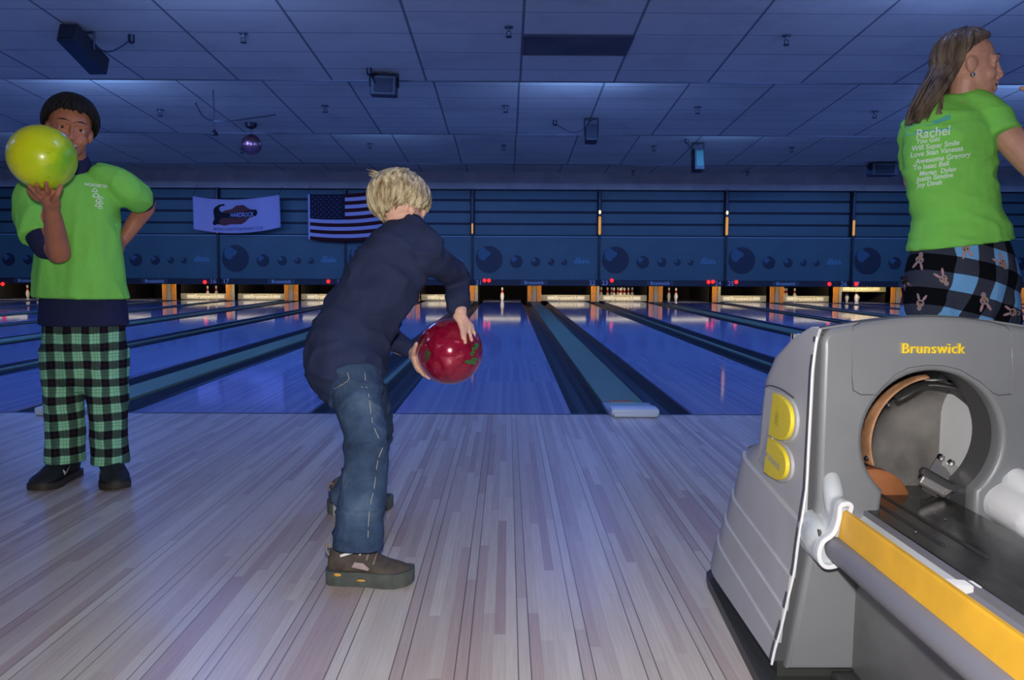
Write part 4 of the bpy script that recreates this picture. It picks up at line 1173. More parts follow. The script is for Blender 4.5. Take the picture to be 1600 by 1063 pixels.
def face_parts(par, C, M, s=1.0, smile=False):
    T = lambda x, y, z: C+M @ Vector((x*s, y*s, z*s))
    for q in (-1, 1):
        b = bmesh.new(); ball(b, T(q*0.030, 0.0635, 0.0), (0.0120*s, 0.0115*s, 0.0088*s), M, 14, 10); ball(b, T(q*0.030, 0.0718, -0.0005), (0.0060*s, 0.0042*s, 0.0068*s), M, 12, 8, mi=1)
        obj('eye', b, [M_EYEW, M_EYED], par, True)
        b = bmesh.new(); tube(b, [T(q*0.014, 0.0855, 0.022), T(q*0.030, 0.0835, 0.027), T(q*0.046, 0.0695, 0.023)], [(0.0040*s, 0.002*s)]*3, (0, 0, 1), 8, 3); obj('eyebrow', b, M_BROW, par, True)
    if smile:
        b = bmesh.new(); ball(b, T(0, 0.0815, -0.065), (0.023*s, 0.010*s, 0.011*s), M, 16, 10); obj('mouth', b, M_MOUTH, par, True)
        b = bmesh.new(); tube(b, [T(-0.018, 0.084, -0.060), T(0, 0.0925, -0.062), T(0.018, 0.084, -0.060)], [(0.0045*s, 0.0025*s)]*3, (0, 0, 1), 8, 4); obj('teeth', b, M_TEETH, par, True)
M_BROW = mat('eyebrow_dark', (0.03, 0.02, 0.015), 0.8)
def lock_strip(bm, pts, wd, th, hint, mi=0):
    n = len(pts)
    rr = [(wd*(0.75+0.25*math.sin(PI*(i+1)/(n+1)))*(1 if i < n-1 else 0.25), th*(1 if i < n-1 else 0.3)) for i in range(n)]
    tube(bm, pts, rr, hint, 6, 2, cap=False, mi=mi)
def hair_bowl(C, M, s, ends, n=170, R=(0.079, 0.098, 0.092), swirl=0.25, wd=0.011, rnd=None, lift=0.004, crown=(0, -0.03, 0.10), messy=0.0):
    """short hair: locks running from the crown over an ellipsoid; ends(az) = polar angle in degrees where the locks stop
    az measured from the face direction (0) to the back (180), signed to the person's right"""
    bm = bmesh.new(); rnd = rnd or random.Random(5)
    # base cap under the locks
    c0 = Vector((0, -0.014, 0.026))
    seg, rows = 40, 14
    g = []
    for j in range(rows+1):
        row = []
        for i in range(seg):
            az = 2*PI*i/seg-PI
            e = math.radians(ends(math.degrees(az))-7)
            th = e*j/rows
            d = Vector((math.sin(th)*math.sin(az), math.sin(th)*math.cos(az), math.cos(th)))
            p = c0+Vector((d.x*R[0], d.y*R[1], d.z*R[2]))*0.99*(1-0.075*(j/rows)**3*max(0, 1-abs(math.degrees(az))/85))
            row.append(bm.verts.new(C+M @ (p*s)))
        g.append(row)
    inner = []
    for j in range(rows+1):
        inner.append([bm.verts.new(C+M @ (((M.inverted() @ (v.co-C))/s-c0)*0.90*s+c0*s)) for v in g[j]])
    for j in range(rows):
        for i in range(seg):
            k = (i+1) % seg
            bm.faces.new((g[j][i], g[j+1][i], g[j+1][k], g[j][k])); bm.faces.new((inner[j][i], inner[j][k], inner[j+1][k], inner[j+1][i]))
    for i in range(seg):
        k = (i+1) % seg; bm.faces.new((g[rows][i], inner[rows][i], inner[rows][k], g[rows][k]))
    for q in range(n):
        az0 = 2*PI*(q+rnd.random())/n-PI
        e = math.radians(ends(math.degrees(az0))+rnd.uniform(-6, 5)); st = rnd.choice((0.02, 0.15, 0.3, 0.5))*e
        pts = []
        lf = 1.0+lift*10*rnd.random()
        for i in range(6):
            t = i/5; th = st+(e-st)*t; az = az0+swirl*(t-0.5)*(1 if az0 > 0 else -1)*0.6+messy*math.sin(3*t+q)*0.2
            d = Vector((math.sin(th)*math.sin(az), math.sin(th)*math.cos(az), math.cos(th)))
            k = lf*(1.0+0.035*math.sin(PI*t)+messy*0.05*rnd.random())*(1-0.075*t**3*max(0, 1-abs(math.degrees(az))/85))
            p = c0+Vector((d.x*R[0], d.y*R[1], d.z*R[2]))*k
            pts.append(C+M @ (p*s))
        sd = (pts[-1]-pts[0]).cross(pts[2]-C)
        lock_strip(bm, pts, wd*s*rnd.uniform(0.7, 1.3), 0.0035*s, sd if sd.length > 1e-6 else (1, 0, 0))
    return bm
def hand(bm, W_, dirv, palm_n, s=1.0, curl=(0.4,)*4, side=1, spread=0.12, thumb=(0.9, 0.6), finger_dirs=None):
    """palm from the wrist W_ along dirv; palm_n points out of the palm; side=+1: thumb on +S where S = dirv x palm_n"""
    D = Vector(dirv).normalized(); N_ = Vector(palm_n); N_ = (N_-D*N_.dot(D)).normalized(); S = D.cross(N_)*side
    L = 0.085*s
    tube(bm, [W_-D*0.02*s, W_+D*0.02*s, W_+D*0.05*s, W_+D*L], [(0.024*s, 0.017*s), (0.030*s, 0.014*s), (0.038*s, 0.013*s), (0.037*s, 0.010*s)], S, 12, 3)
    lens = (0.066, 0.074, 0.069, 0.054)
    for i in range(4):
        off = (0.0275-0.0185*i)*s
        root = W_+D*(L-0.012*s-(0.006*s if i == 3 else 0))+S*off
        d0 = (D+S*spread*(1.5-i)*0.9).normalized()
        l = lens[i]*s; c = curl[i]
        pts = [root]; d = d0
        segs = (0.42, 0.32, 0.26)
        a = c*0.7
        for f in segs:
            d = (d*math.cos(a)+N_*math.sin(a)).normalized() if True else d
            pts.append(pts[-1]+d*l*f); 
            # rotate further about the knuckle axis
            ax = d.cross(N_).normalized(); N2 = ax.cross(d).normalized(); a = c*0.75
            dn = d*math.cos(a)+(N2 if N2.dot(N_) > 0 else -N2)*math.sin(a); d = dn.normalized()*1.0
            a = 0
        tube(bm, pts, [0.0095*s, 0.0088*s, 0.0080*s, 0.0066*s], S, 10, 3)
    r0 = W_+D*0.026*s+S*0.024*s
    t1 = r0+(D*0.55+S*thumb[0]+N_*0.25).normalized()*0.034*s
    t2 = t1+(D*1.0+S*thumb[0]*0.5+N_*thumb[1]).normalized()*0.028*s
    t3 = t2+(D*1.0+S*thumb[0]*0.15+N_*thumb[1]).normalized()*0.020*s
    tube(bm, [r0-S*0.008*s, t1, t2, t3], [0.014*s, 0.0115*s, 0.0100*s, 0.0078*s], N_, 10, 3)
def cap_ring(bm, pts, r, hint=(0, 0, 1)):
    tube(bm, pts+[pts[0]], [r]*(len(pts)+1), hint, 6, 1, cap=False)
def shoe_mesh(heel, toe, s, width=0.088, h_heel=0.075, ankle_z=0.10, up=(0, 0, 1), st=0.026):
    """upper as a lofted shape; returns (upper bmesh, sole bmesh, frame)"""
    H = Vector(heel); T = Vector(toe); D = (T-H); L = D.length; D.normalize(); U = Vector(up); S = D.cross(U).normalized(); U = S.cross(D)
    up_ = bmesh.new()
    secs = [(0.00, 0.022, 0.030, 0.060), (0.05, 0.030, 0.040, 0.085), (0.16, 0.034, 0.046, 0.100), (0.30, 0.033, 0.047, 0.100), (0.42, 0.036, 0.040, 0.082),
            (0.56, 0.041, 0.033, 0.064), (0.70, 0.045, 0.026, 0.050), (0.84, 0.042, 0.021, 0.043), (0.94, 0.032, 0.017, 0.036), (1.0, 0.014, 0.010, 0.026)]
    rings = []
    for t, hw, hh, ztop in secs:
        hw *= width/0.088
        c = H+D*L*t; zt = ztop*h_heel/0.075*1.0+(st-0.026)*0.7; zb = 0.016
        ring = []
        for k in range(16):
            a = 2*PI*k/16
            x = math.copysign(abs(math.cos(a))**0.8, math.cos(a))*hw; z = (zt+zb)/2+math.sin(a)*(zt-zb)/2
            if math.sin(a) > 0: x *= 1-0.35*math.sin(a)
            ring.append(up_.verts.new(c+S*x+U*z))
        rings.append(ring)
    for i in range(len(rings)-1):
        for k in range(16): up_.faces.new((rings[i][k], rings[i][(k+1) % 16], rings[i+1][(k+1) % 16], rings[i+1][k]))
    up_.faces.new(rings[0][::-1]); up_.faces.new(rings[-1])
    bmesh.ops.recalc_face_normals(up_, faces=up_.faces[:])
    bmesh.ops.subdivide_edges(up_, edges=up_.edges[:], cuts=1, use_grid_fill=True, smooth=0.5)
    so = bmesh.new(); outline = []
    for t, hw in ((-0.03, 0.012), (-0.02, 0.026), (0.03, 0.036), (0.15, 0.039), (0.35, 0.037), (0.5, 0.040), (0.68, 0.049), (0.82, 0.047), (0.94, 0.038), (1.0, 0.024), (1.02, 0.008)):
        outline.append((t, hw*width/0.088))
    left = [H+D*L*t+S*w_ for t, w_ in outline]; right = [H+D*L*t-S*w_ for t, w_ in reversed(outline)]
    lift = lambda t: 0.0
    pts = left+right
    def zprof(p):
        t = (p-H).dot(D)/L
        return 0.010*max(0, (t-0.78)/0.24)**2+0.004*max(0, (0.1-t)/0.13)**2
    a = [so.verts.new(p+U*(0.0006+zprof(p))) for p in pts]; b = [so.verts.new(p+U*(st+zprof(p)*0.8)) for p in pts]
    n = len(a); so.faces.new(a[::-1]); so.faces.new(b)
    for i in range(n): so.faces.new((a[i], a[(i+1) % n], b[(i+1) % n], b[i]))
    bmesh.ops.recalc_face_normals(so, faces=so.faces[:])
    return up_, so, (H, D, S, U, L)

# plaid: crossing bands of green, white and dark
def m_plaid():
    nt = NT('plaid_trousers'); co, x, y, z = nt.coords()
    n_ = nt.noise(co, 6, 2); wob = nt.math('MULTIPLY', nt.math('SUBTRACT', n_, 0.5), 0.03)
    xx = nt.math('ADD', nt.math('ADD', x, nt.math('MULTIPLY', y, 0.45)), wob); zz = nt.math('ADD', z, wob)
    def bands(v, per):
        f = nt.math('FRACT', nt.math('DIVIDE', nt.math('ADD', v, 10.0), per))
        dark = nt.ramp(f, [(0.0, (0,)*3), (0.42, (0,)*3), (0.47, (1,)*3), (0.88, (1,)*3), (0.93, (0,)*3)])
        f2 = nt.math('FRACT', nt.math('DIVIDE', nt.math('ADD', v, 10.0), per))
        l1 = nt.math('LESS_THAN', nt.math('ABSOLUTE', nt.math('SUBTRACT', f2, 0.13)), 0.022)
        l2 = nt.math('LESS_THAN', nt.math('ABSOLUTE', nt.math('SUBTRACT', f2, 0.29)), 0.022)
        l3 = nt.math('LESS_THAN', nt.math('ABSOLUTE', nt.math('SUBTRACT', f2, 0.68)), 0.02)
        return dark, nt.math('MAXIMUM', l1, l2), l3
    dx, lx, rx = bands(xx, 0.070); dz, lz, rz = bands(zz, 0.070)
    lite, mid, dk = srgb('#96d8ac'), srgb('#4c6e5c'), srgb('#17171f')
    c = nt.mix(dx, lite, mid); c = nt.mix(dz, c, nt.mix(dx, srgb('#455a50'), dk))
    ln = nt.math('MAXIMUM', lx, lz)
    c = nt.mix(nt.math('MULTIPLY', ln, 0.38), c, srgb('#16261f'))
    c = nt.mix(nt.math('MULTIPLY', nt.math('MAXIMUM', rx, rz), 0.35), c, srgb('#5c3038'))
    nt.base(c, 0.9, 0, 0.1); nt.bump(nt.noise(co, 10, 3), 0.3, 0.03)
    return nt.m
def m_checks():
    nt = NT('blue_check_trousers'); co, x, y, z = nt.coords()
    n_ = nt.noise(co, 5, 2); wob = nt.math('MULTIPLY', nt.math('SUBTRACT', n_, 0.5), 0.03)
    a = math.radians(-14)
    xs_ = nt.math('ADD', nt.math('ADD', x, nt.math('MULTIPLY', y, 0.5)), wob)
    u = nt.math('ADD', nt.math('MULTIPLY', xs_, math.cos(a)), nt.math('MULTIPLY', z, math.sin(a)))
    v = nt.math('ADD', nt.math('MULTIPLY', xs_, -math.sin(a)), nt.math('MULTIPLY', z, math.cos(a)))
    per = 0.110
    def st(q, o): return nt.math('GREATER_THAN', nt.math('FRACT', nt.math('DIVIDE', nt.math('ADD', q, 10.0+o), per)), 0.5)
    su, sv = st(u, 0.03), st(v, 0.045)
    c = nt.mix(su, nt.mix(sv, srgb('#76b0e4'), srgb('#3c4150')), nt.mix(sv, srgb('#3c4150'), srgb('#0e1015')))
    nt.base(c, 0.9, 0, 0.1); nt.bump(nt.noise(co, 10, 3), 0.35, 0.03)
    return nt.m
M_PLAID, M_CHECK = m_plaid(), m_checks()
M_GREEN = cloth_mat('lime_cotton', '#86da5e', 0.05)
M_NAVY = cloth_mat('navy_knit', '#2b3350', 0.12)
M_NAVYU = cloth_mat('navy_undershirt', '#262a4a', 0.1)
M_PRINTW = mat('print_white', (0.78, 0.90, 0.82), 0.8)
M_PRINTT = mat('print_teal', (0.10, 0.50, 0.42), 0.8)
def m_denim():
    nt = NT('blue_denim'); co, x, y, z = nt.coords()
    f = nt.noise(co, 7, 5, 0.6); c = nt.ramp(f, [(0.30, srgb('#222e44')), (0.55, srgb('#3d526e')), (0.8, srgb('#64788f'))])
    nt.base(c, 0.85, 0, 0.2); nt.bump(nt.noise(co, 13, 4, 0.6), 0.5, 0.03)
    return nt.m
M_DENIM = m_denim()
SK_A = skin_mat('skin_fair', '#e8b8a0'); SK_B = skin_mat('skin_tan', '#b9785a'); SK_C = skin_mat('skin_light', '#d29c86')
V = Vector

# ================================================================== A: the blond boy bowling
A = thing('person', 'blond child in navy top and jeans, bent over with the crimson ball', 'person', (-0.42, 2.35, 0))
headA = P(626, 327, 2.52); MA = frame3((0.60, 0.62, -0.42), (0.12, 0.3, 1)); sA = 0.90
bm = bmesh.new(); head_shapes(bm, headA, MA, sA)
neckA = P(628, 352, 2.50)
tube(bm, [headA+V((0, 0, -0.01)), neckA, P(628, 385, 2.48)], [0.046, 0.043, 0.055], (1, 0, 0), 14)
tube(bm, [P(628, 378, 2.48), P(600, 430, 2.46), P(565, 500, 2.43), P(548, 560, 2.41)], [(0.085, 0.06), (0.095, 0.07), (0.085, 0.06), (0.075, 0.055)], (1, 0, 0), 16)
ballA = P(703, 549, 2.64); RB = 0.1085
shA, elA, wrA = P(661, 398, 2.44), P(711, 440, 2.63), P(719, 492, 2.575)
tube(bm, [shA, elA, wrA+V((0, 0, 0.01))], [0.036, 0.030, 0.022], (1, 0, 0), 12)
sh2, el2, wr2 = P(640, 410, 2.58), P(603, 520, 2.74), P(648, 553, 2.68)
tube(bm, [sh2, el2, wr2], [0.036, 0.030, 0.022], (1, 0, 0), 12)
# legs
hipR, knR, anR = P(553, 590, 2.38), P(578, 700, 2.22), P(553, 852, 2.165)
hipL, knL, anL = P(545, 580, 2.44), P(583, 690, 2.66), P(530, 782, 2.79)
tube(bm, [hipR, P(562, 640, 2.28), P(572, 700, 2.22), P(564, 780, 2.17), anR], [0.05, 0.05, 0.040, 0.034, 0.023], (1, 0, 0), 12); tube(bm, [hipL, P(575, 640, 2.56), P(582, 688, 2.66), P(560, 740, 2.72), anL], [0.06, 0.05, 0.040, 0.034, 0.030], (1, 0, 0), 12)
# near hand: wrist above the ball, fingers spread down over its camera side
def on_ball(px, py, c, r, extra=0.0):
    d = (_F*FPX + _R*(px-800) - _U*(py-531.5)).normalized(); oc = CAMPOS-c; b_ = oc.dot(d); cc = oc.dot(oc)-(r+extra)**2; disc = b_*b_-cc
    if disc < 0: 
        t = -b_; p = CAMPOS+d*t; return c+(p-c).normalized()*(r+extra)
    return CAMPOS+d*(-b_-math.sqrt(disc))
def finger(bm, pts, r0, r1): 
    n = len(pts); tube(bm, pts, [r0+(r1-r0)*i/(n-1) for i in range(n)], (1, 0, 0), 10, 3)
kn = [on_ball(721, 511, ballA, RB, 0.012), on_ball(727, 509, ballA, RB, 0.013), on_ball(733, 509, ballA, RB, 0.013), on_ball(737, 510, ballA, RB, 0.012)]
wp = P(718, 494, 2.572)
for q, k_ in enumerate(kn): tube(bm, [wp+V((0.006*(q-1.5), 0, 0)), (wp+k_)/2+V((0, -0.006, 0.002)), k_], [(0.014, 0.012), (0.0125, 0.0105), (0.010, 0.0085)], (1, 0, 0), 10, 3)
for k_, tips in zip(kn, [[(722, 520), (723, 528)], [(726, 524), (727, 536)], [(734, 520), (737, 532)], [(739, 517), (742, 522)]]):
    finger(bm, [k_]+[on_ball(tx, ty, ballA, RB, 0.007) for tx, ty in tips], 0.0082, 0.0062)
finger(bm, [wp+V((0.0, 0.02, -0.01)), on_ball(712, 502, ballA, RB, 0.010)+V((0, 0.04, 0)), on_ball(706, 505, ballA, RB, 0.008)+V((0, 0.05, 0.0))], 0.010, 0.007)
# far hand cups the ball from below left
fw = P(646, 552, 2.665)
hp = P(650, 566, 2.655)
tube(bm, [wr2, fw, hp, P(655, 577, 2.66)], [(0.018, 0.020), (0.017, 0.024), (0.014, 0.030), (0.010, 0.026)], (1, 0, 0), 12, 3)
for (tx, ty, dy), (ux, uy, uy2) in zip([(652, 578, 0.0), (656, 583, 0.02), (660, 588, 0.045), (662, 592, 0.065)], [(660, 589, 0.01), (667, 596, 0.03), (674, 601, 0.05), (680, 606, 0.07)]):
    a = P(tx, ty, 2.635+dy); b_ = P(ux, uy, 2.63+uy2)
    pr = lambda p: ballA+(p-ballA).normalized()*(RB+0.0085)
    finger(bm, [P(650, 566, 2.645+dy*0.7), pr(a), pr(b_)], 0.0095, 0.0065)
finger(bm, [P(646, 556, 2.645), ballA+(P(650, 548, 2.62)-ballA).normalized()*(RB+0.009), ballA+(P(655, 538, 2.60)-ballA).normalized()*(RB+0.008)], 0.010, 0.007)
obj('body', fuse(bm, 0.0036, 3), SK_A, A, True)
face_parts(A, headA, MA, sA)
# hair
def endsA(az):
    a = abs(az)
    if a < 50: return 84
    if a < 75: return 84+(a-50)*1.2
    if a < 100: return 112
    return 112+(a-100)/80*54
bm = hair_bowl(headA, MA, sA, endsA, 360, (0.086, 0.106, 0.098), 0.5, 0.0075, random.Random(11), lift=0.008, messy=0.7)
rnd = random.Random(4)
for q in range(16):   # flyaway tufts at the crown
    b0 = P(602+rnd.uniform(-12, 14), 276+rnd.uniform(-4, 8), 2.50); lock_strip(bm, [b0, b0+V((-0.008-0.012*rnd.random(), 0, 0.006)), b0+V((-0.018-0.03*rnd.random(), 0, 0.012+0.008*rnd.random()))], 0.004, 0.0015, (0, 1, 0))
obj('hair', bm, hair_mat('hair_blond', '#7d6440', '#eddcb0', 1.3), A, True)
# top
bm = bmesh.new()
tube(bm, [P(645, 362, 2.50), P(637, 378, 2.485), P(618, 405, 2.475), P(596, 445, 2.465), P(562, 500, 2.445), P(543, 545, 2.415), P(541, 580, 2.385)],
     [(0.060, 0.062), (0.092, 0.078), (0.110, 0.094), (0.116, 0.100), (0.116, 0.104), (0.124, 0.115), (0.119, 0.125)], (1, 0, -0.35), 22, 4)
ball(bm, P(624, 361, 2.497), (0.066, 0.064, 0.040))
tube(bm, [P(602, 376, 2.50), P(618, 366, 2.49), P(648, 368, 2.48), P(670, 392, 2.45)], [0.035, 0.048, 0.054, 0.050], (0, 1, 0), 14, 4)
ball(bm, P(600, 395, 2.52), (0.065, 0.07, 0.06))
tube(bm, [shA+V((-0.01, 0, 0.0)), (shA+elA)/2+V((0.005, 0, 0.012)), elA+V((0.004, 0, 0.01)), (elA+wrA)/2+V((0.004, 0, 0)), P(714, 484, 2.59)], [0.055, 0.048, 0.046, 0.038, 0.032], (1, 0, 0), 16, 4)
tube(bm, [sh2, (sh2+el2)/2, el2, (el2+wr2)/2, P(641, 547, 2.69)], [0.052, 0.046, 0.043, 0.036, 0.031], (1, 0, 0), 16, 4)
# soft folds
for q in range(9):
    y0 = rnd.uniform(395, 560); x0_ = rnd.uniform(520, 620)
    pass
me = wrinkle(fuse(bm, 0.0065, 4), 0.011, (9, 9, 15))
obj('sweatshirt', me, M_NAVY, A, True)
# jeans
bm = bmesh.new()
tube(bm, [P(545, 538, 2.41), P(545, 560, 2.40), P(548, 585, 2.38), P(552, 610, 2.36)], [(0.098, 0.080), (0.102, 0.085), (0.104, 0.088), (0.085, 0.085)], (1, 0, 0), 20)
tube(bm, [P(500, 572, 2.41), P(520, 592, 2.38), P(538, 612, 2.36)], [0.030, 0.045, 0.05], (1, 0, 0), 14)
tube(bm, [P(555, 590, 2.34), P(562, 640, 2.28), P(574, 700, 2.22), P(570, 745, 2.19), P(562, 800, 2.155), P(559, 856, 2.145)], [(0.084, 0.085), (0.068, 0.075), (0.059, 0.062), (0.060, 0.060), (0.062, 0.060), (0.070, 0.066)], (1, 0, 0), 22, 5, cap=False)
tube(bm, [P(552, 590, 2.43), P(575, 640, 2.56), P(584, 685, 2.66), P(566, 730, 2.72), P(538, 782, 2.78)], [(0.08, 0.08), (0.072, 0.07), (0.060, 0.06), (0.056, 0.055), (0.056, 0.058)], (1, 0, 0), 20, 5, cap=False)
for (x_, y_, l_, yy, tl) in ((548, 842, 34, 2.078, -6), (566, 832, 26, 2.078, 8), (575, 705, 28, 2.155, -7), (578, 692, 24, 2.16, 5), (556, 720, 24, 2.145, 6), (552, 780, 28, 2.10, -10), (560, 655, 26, 2.20, 5)):
    pass
me = wrinkle(fuse(bm, 0.0055, 3), 0.0075, (8, 8, 20), 3)
stm = bmesh.new()   # pale seam and pocket stitching
def stitch(pts, r=0.0009):
    tube(stm, [P(x_, y_, yy) for x_, y_, yy in pts], [r]*len(pts), (0, 1, 0), 5, 3)
sme = bpy.data.meshes.new('st')
stitch([(570, 583, 2.3), (572, 605, 2.3)]); stitch([(565, 605, 2.3), (574, 606, 2.3)]); stitch([(543, 583, 2.3), (545, 593, 2.3), (535, 601, 2.3), (522, 608, 2.3)]); stitch([(576, 615, 2.3), (582, 660, 2.3), (592, 685, 2.3)])
stitch([(598, 700, 2.3), (590, 722, 2.3), (585, 760, 2.3), (577, 800, 2.3), (575, 840, 2.3)])
stm.to_mesh(sme); stm.free(); drape(sme, me, None, 0.0005)
obj('jeans', join_meshes([(me, 0), (sme, 1)]), [M_DENIM, mat('stitching', (0.55, 0.48, 0.36), 0.8)], A, True)
# shoes
M_SHOE = mat('shoe_brown', (0.075, 0.060, 0.048), 0.8, var=0.35, vscale=30); M_SHOE2 = mat('shoe_tan', (0.24, 0.19, 0.17), 0.8); M_SOLE = mat('sole_grey_green', (0.075, 0.088, 0.078), 0.6, var=0.25, vscale=40)
M_LACE = mat('lace_white', (0.85, 0.85, 0.82), 0.7); M_ORG = mat('sole_orange', (0.75, 0.38, 0.05), 0.6)
def sneaker(heel, toe, nm, s=1.0, lace=True, panels=True, width=0.085):
    up_, so, (H, D, S, U, L) = shoe_mesh(heel, toe, s, width, st=0.040, h_heel=0.088)
    U0_ = U
    r = obj('shoe', up_, M_SHOE, A, True, 60)
    obj('sole', so, M_SOLE, r, True, 40)
    Q = lambda t, w_, z: H+D*(L*t)+S*w_+U*(z+0.013)
    if lace:
        for i, t in enumerate((0.40, 0.48, 0.56, 0.64)):
            z = 0.088-0.013*i; b = bmesh.new(); tube(b, [Q(t, 0.030, z-0.012), Q(t+0.01, 0.012, z+0.003), Q(t+0.01, -0.012, z+0.003), Q(t, -0.030, z-0.012)], [0.0035]*4, U, 8, 3); obj('lace', b, M_SHOE2 if i else M_LACE, r, True)
        b = bmesh.new(); k_ = Q(0.42, 0.030, 0.094); tube(b, [Q(0.20, 0.050, 0.078), Q(0.33, 0.049, 0.088), Q(0.46, 0.036, 0.098)], [0.0040]*3, U, 8, 4)
        tube(b, [Q(0.46, 0.034, 0.096), Q(0.55, 0.032, 0.112), Q(0.59, 0.024, 0.126), Q(0.54, 0.018, 0.118), Q(0.50, 0.026, 0.094)], [0.0032]*5, S, 8, 4)
        obj('lace', b, M_LACE, r, True)
        b = bmesh.new(); tube(b, [Q(0.015, 0.02, 0.070), Q(-0.015, 0.02, 0.084), Q(0.0, 0.02, 0.100), Q(0.06, 0.02, 0.092)], [0.0035]*4, S, 8, 4); obj('heel_loop', b, M_SHOE2, r, True)
    if panels:
        b = bmesh.new()
        q = [Q(0.30, 0.0, 0.040), Q(0.34, 0.0, 0.055), Q(0.44, 0, 0.053), Q(0.52, 0, 0.040), Q(0.50, 0, 0.034)]
        vs = [b.verts.new(p+S*0.09) for p in q]; b.faces.new(vs); bmesh.ops.triangulate(b, faces=b.faces[:]); bmesh.ops.subdivide_edges(b, edges=b.edges[:], cuts=2)
        m_ = bpy.data.meshes.new('p'); b.to_mesh(m_); b.free()
        tgt = r.data.copy(); tgt.transform(Matrix.Translation(r.parent.location)); drape(m_, tgt, -S, 0.0015); obj('side_patch', m_, mat('patch_pale', (0.42, 0.34, 0.32), 0.8), r)
        b = bmesh.new(); ball(b, Q(0.14, 0.0375*width/0.088, 0.020), (0.011, 0.0025, 0.005), Matrix((D, S, U)).transposed(), 12, 8); ball(b, Q(0.42, 0.0385*width/0.088, 0.006), (0.013, 0.0025, 0.003), Matrix((D, S, U)).transposed(), 12, 8)
        obj('orange_dot', b, M_ORG, r, True)
    return r
g0 = V((-0.496+0.012, 2.165, 0)); g1 = V((-0.255, 2.150, 0))
sneaker(g0, g1, 'near')
sneaker(V((-0.625, 2.80, 0)), V((-0.412, 2.86, 0)), 'far', panels=False)
for c_, r_ in ((P(551, 868, 2.165), 0.025), (P(534, 790, 2.79), 0.030)):
    b = bmesh.new(); tube(b, [c_+V((0, 0, 0.03)), c_+V((0, 0, -0.025))], [r_+0.004, r_+0.004], (1, 0, 0), 14, 1); obj('sock', b, mat('sock_white', (0.6, 0.6, 0.6), 0.9) if 'sock_white' not in bpy.data.materials else bpy.data.materials['sock_white'], A, True)

# crimson ball
def m_swirl(name, c1_, c2_, c3_, scale):
    nt = NT(name); co, x, y, z = nt.coords()
    wv = nt.n('ShaderNodeTexNoise'); nt.link(co, wv.inputs['Vector']); wv.inputs['Scale'].default_value = scale*1.3; wv.inputs['Distortion'].default_value = 2.6; wv.inputs['Detail'].default_value = 4
    c = nt.ramp(wv.outputs['Fac'], [(0.30, srgb(c1_)), (0.48, srgb(c2_)), (0.60, srgb(c2_)), (0.68, srgb(c3_))])
    nt.base(c, 0.16, 0.25, 0.6, 0.8)
    return nt.m
b = bmesh.new(); ball(b, ballA, RB, seg=64, rings=40)
T_ = thing('bowling_ball', 'swirled crimson bowling ball held in both hands by the blond child', 'bowling ball', ballA-V((0, 0, RB)))
obj('ball', b, m_swirl('crimson_swirl', '#7a0c28', '#a8183c', '#d86a80', 8), T_, True)
bb = bmesh.new(); ball(bb, ballA, RB+0.0004, seg=48, rings=32); bme = bpy.data.meshes.new('b'); bb.to_mesh(bme); bb.free()
def print_on(me, target, dirv, name, m_, par, off=0.0008):
    drape(me, target, dirv, off); return obj(name, me, m_, par)
M_BGRN = mat('ball_green', (0.03, 0.22, 0.05), 0.3)
sh = curve_shape([(0.020*math.cos(a)*(1+0.3*math.sin(3*a)), 0.009*math.sin(a)*(1+0.35*math.cos(5*a))) for a in [2*PI*i/30 for i in range(30)]], [], 0)
bm = bmesh.new(); bm.from_mesh(sh); bmesh.ops.triangulate(bm, faces=bm.faces[:]); bmesh.ops.subdivide_edges(bm, edges=bm.edges[:], cuts=2); bm.to_mesh(sh); bm.free()
m2 = sh.copy(); place(m2, P(738, 565, 2.5), (0.95, 0, 0.25), (-0.2, 0, 1)); print_on(m2, bme, None, 'green_logo', M_BGRN, T_)
tx = text_shape('orbit', 0.022, 0, off=0.001); place(tx, P(741, 546, 2.5), (0.5, 0, 0.85), (-0.85, 0, 0.5)); print_on(tx, bme, None, 'ball_lettering', M_BGRN, T_)
m3 = sh.copy(); place(m3, P(668, 555, 2.5), (0.1, 0, 1.0), (-0.9, 0, 0.1)); print_on(m3, bme, None, 'green_logo', mat('ball_dark_green', (0.05, 0.08, 0.03), 0.3), T_)

# ================================================================== B: the boy in the lime shirt
Bp = thing('person', 'dark-haired boy in lime T-shirt and green plaid trousers raising a ball', 'person', (-1.67, 3.25, 0))
headB = P(109, 203, 3.17); MB_ = frame3((0.54, -0.84, -0.08), (0.16, 0, 1)); sB = 1.03
bm = bmesh.new(); head_shapes(bm, headB, MB_, sB, True)
tube(bm, [headB+V((0, 0.01, -0.05)), P(116, 258, 3.24), P(120, 290, 3.25)], [0.048, 0.048, 0.06], (1, 0, 0), 14)
tube(bm, [P(120, 290, 3.25), P(124, 360, 3.25), P(127, 430, 3.25), P(130, 510, 3.25), P(131, 560, 3.25)], [(0.13, 0.08), (0.13, 0.09), (0.12, 0.09), (0.13, 0.10), (0.12, 0.10)], (1, 0, 0), 18)
shR, elR, wrR = P(54, 302, 3.18), P(92, 397, 3.06), P(80, 324, 2.885)
tube(bm, [P(95, 290, 3.24), shR, (shR+elR)/2+V((-0.012, 0, 0)), elR, (elR*0.6+wrR*0.4), wrR], [0.05, 0.05, 0.045, 0.040, 0.038, 0.026], (1, 0, 0), 14)
shL, elL, wrL = P(195, 292, 3.24), P(230, 318, 3.42), P(192, 376, 3.36)
tube(bm, [P(150, 297, 3.26), shL+V((0, 0.01, -0.012)), elL, (elL+wrL)/2, wrL], [0.036, 0.036, 0.035, 0.034, 0.024], (1, 0, 0), 14)
hand(bm, wrL, (P(180, 396, 3.27)-wrL), (-0.9, -0.3, -0.3), 0.9, (0.3, 0.3, 0.35, 0.4), side=-1)
ballB = P(66, 246, 2.82); 
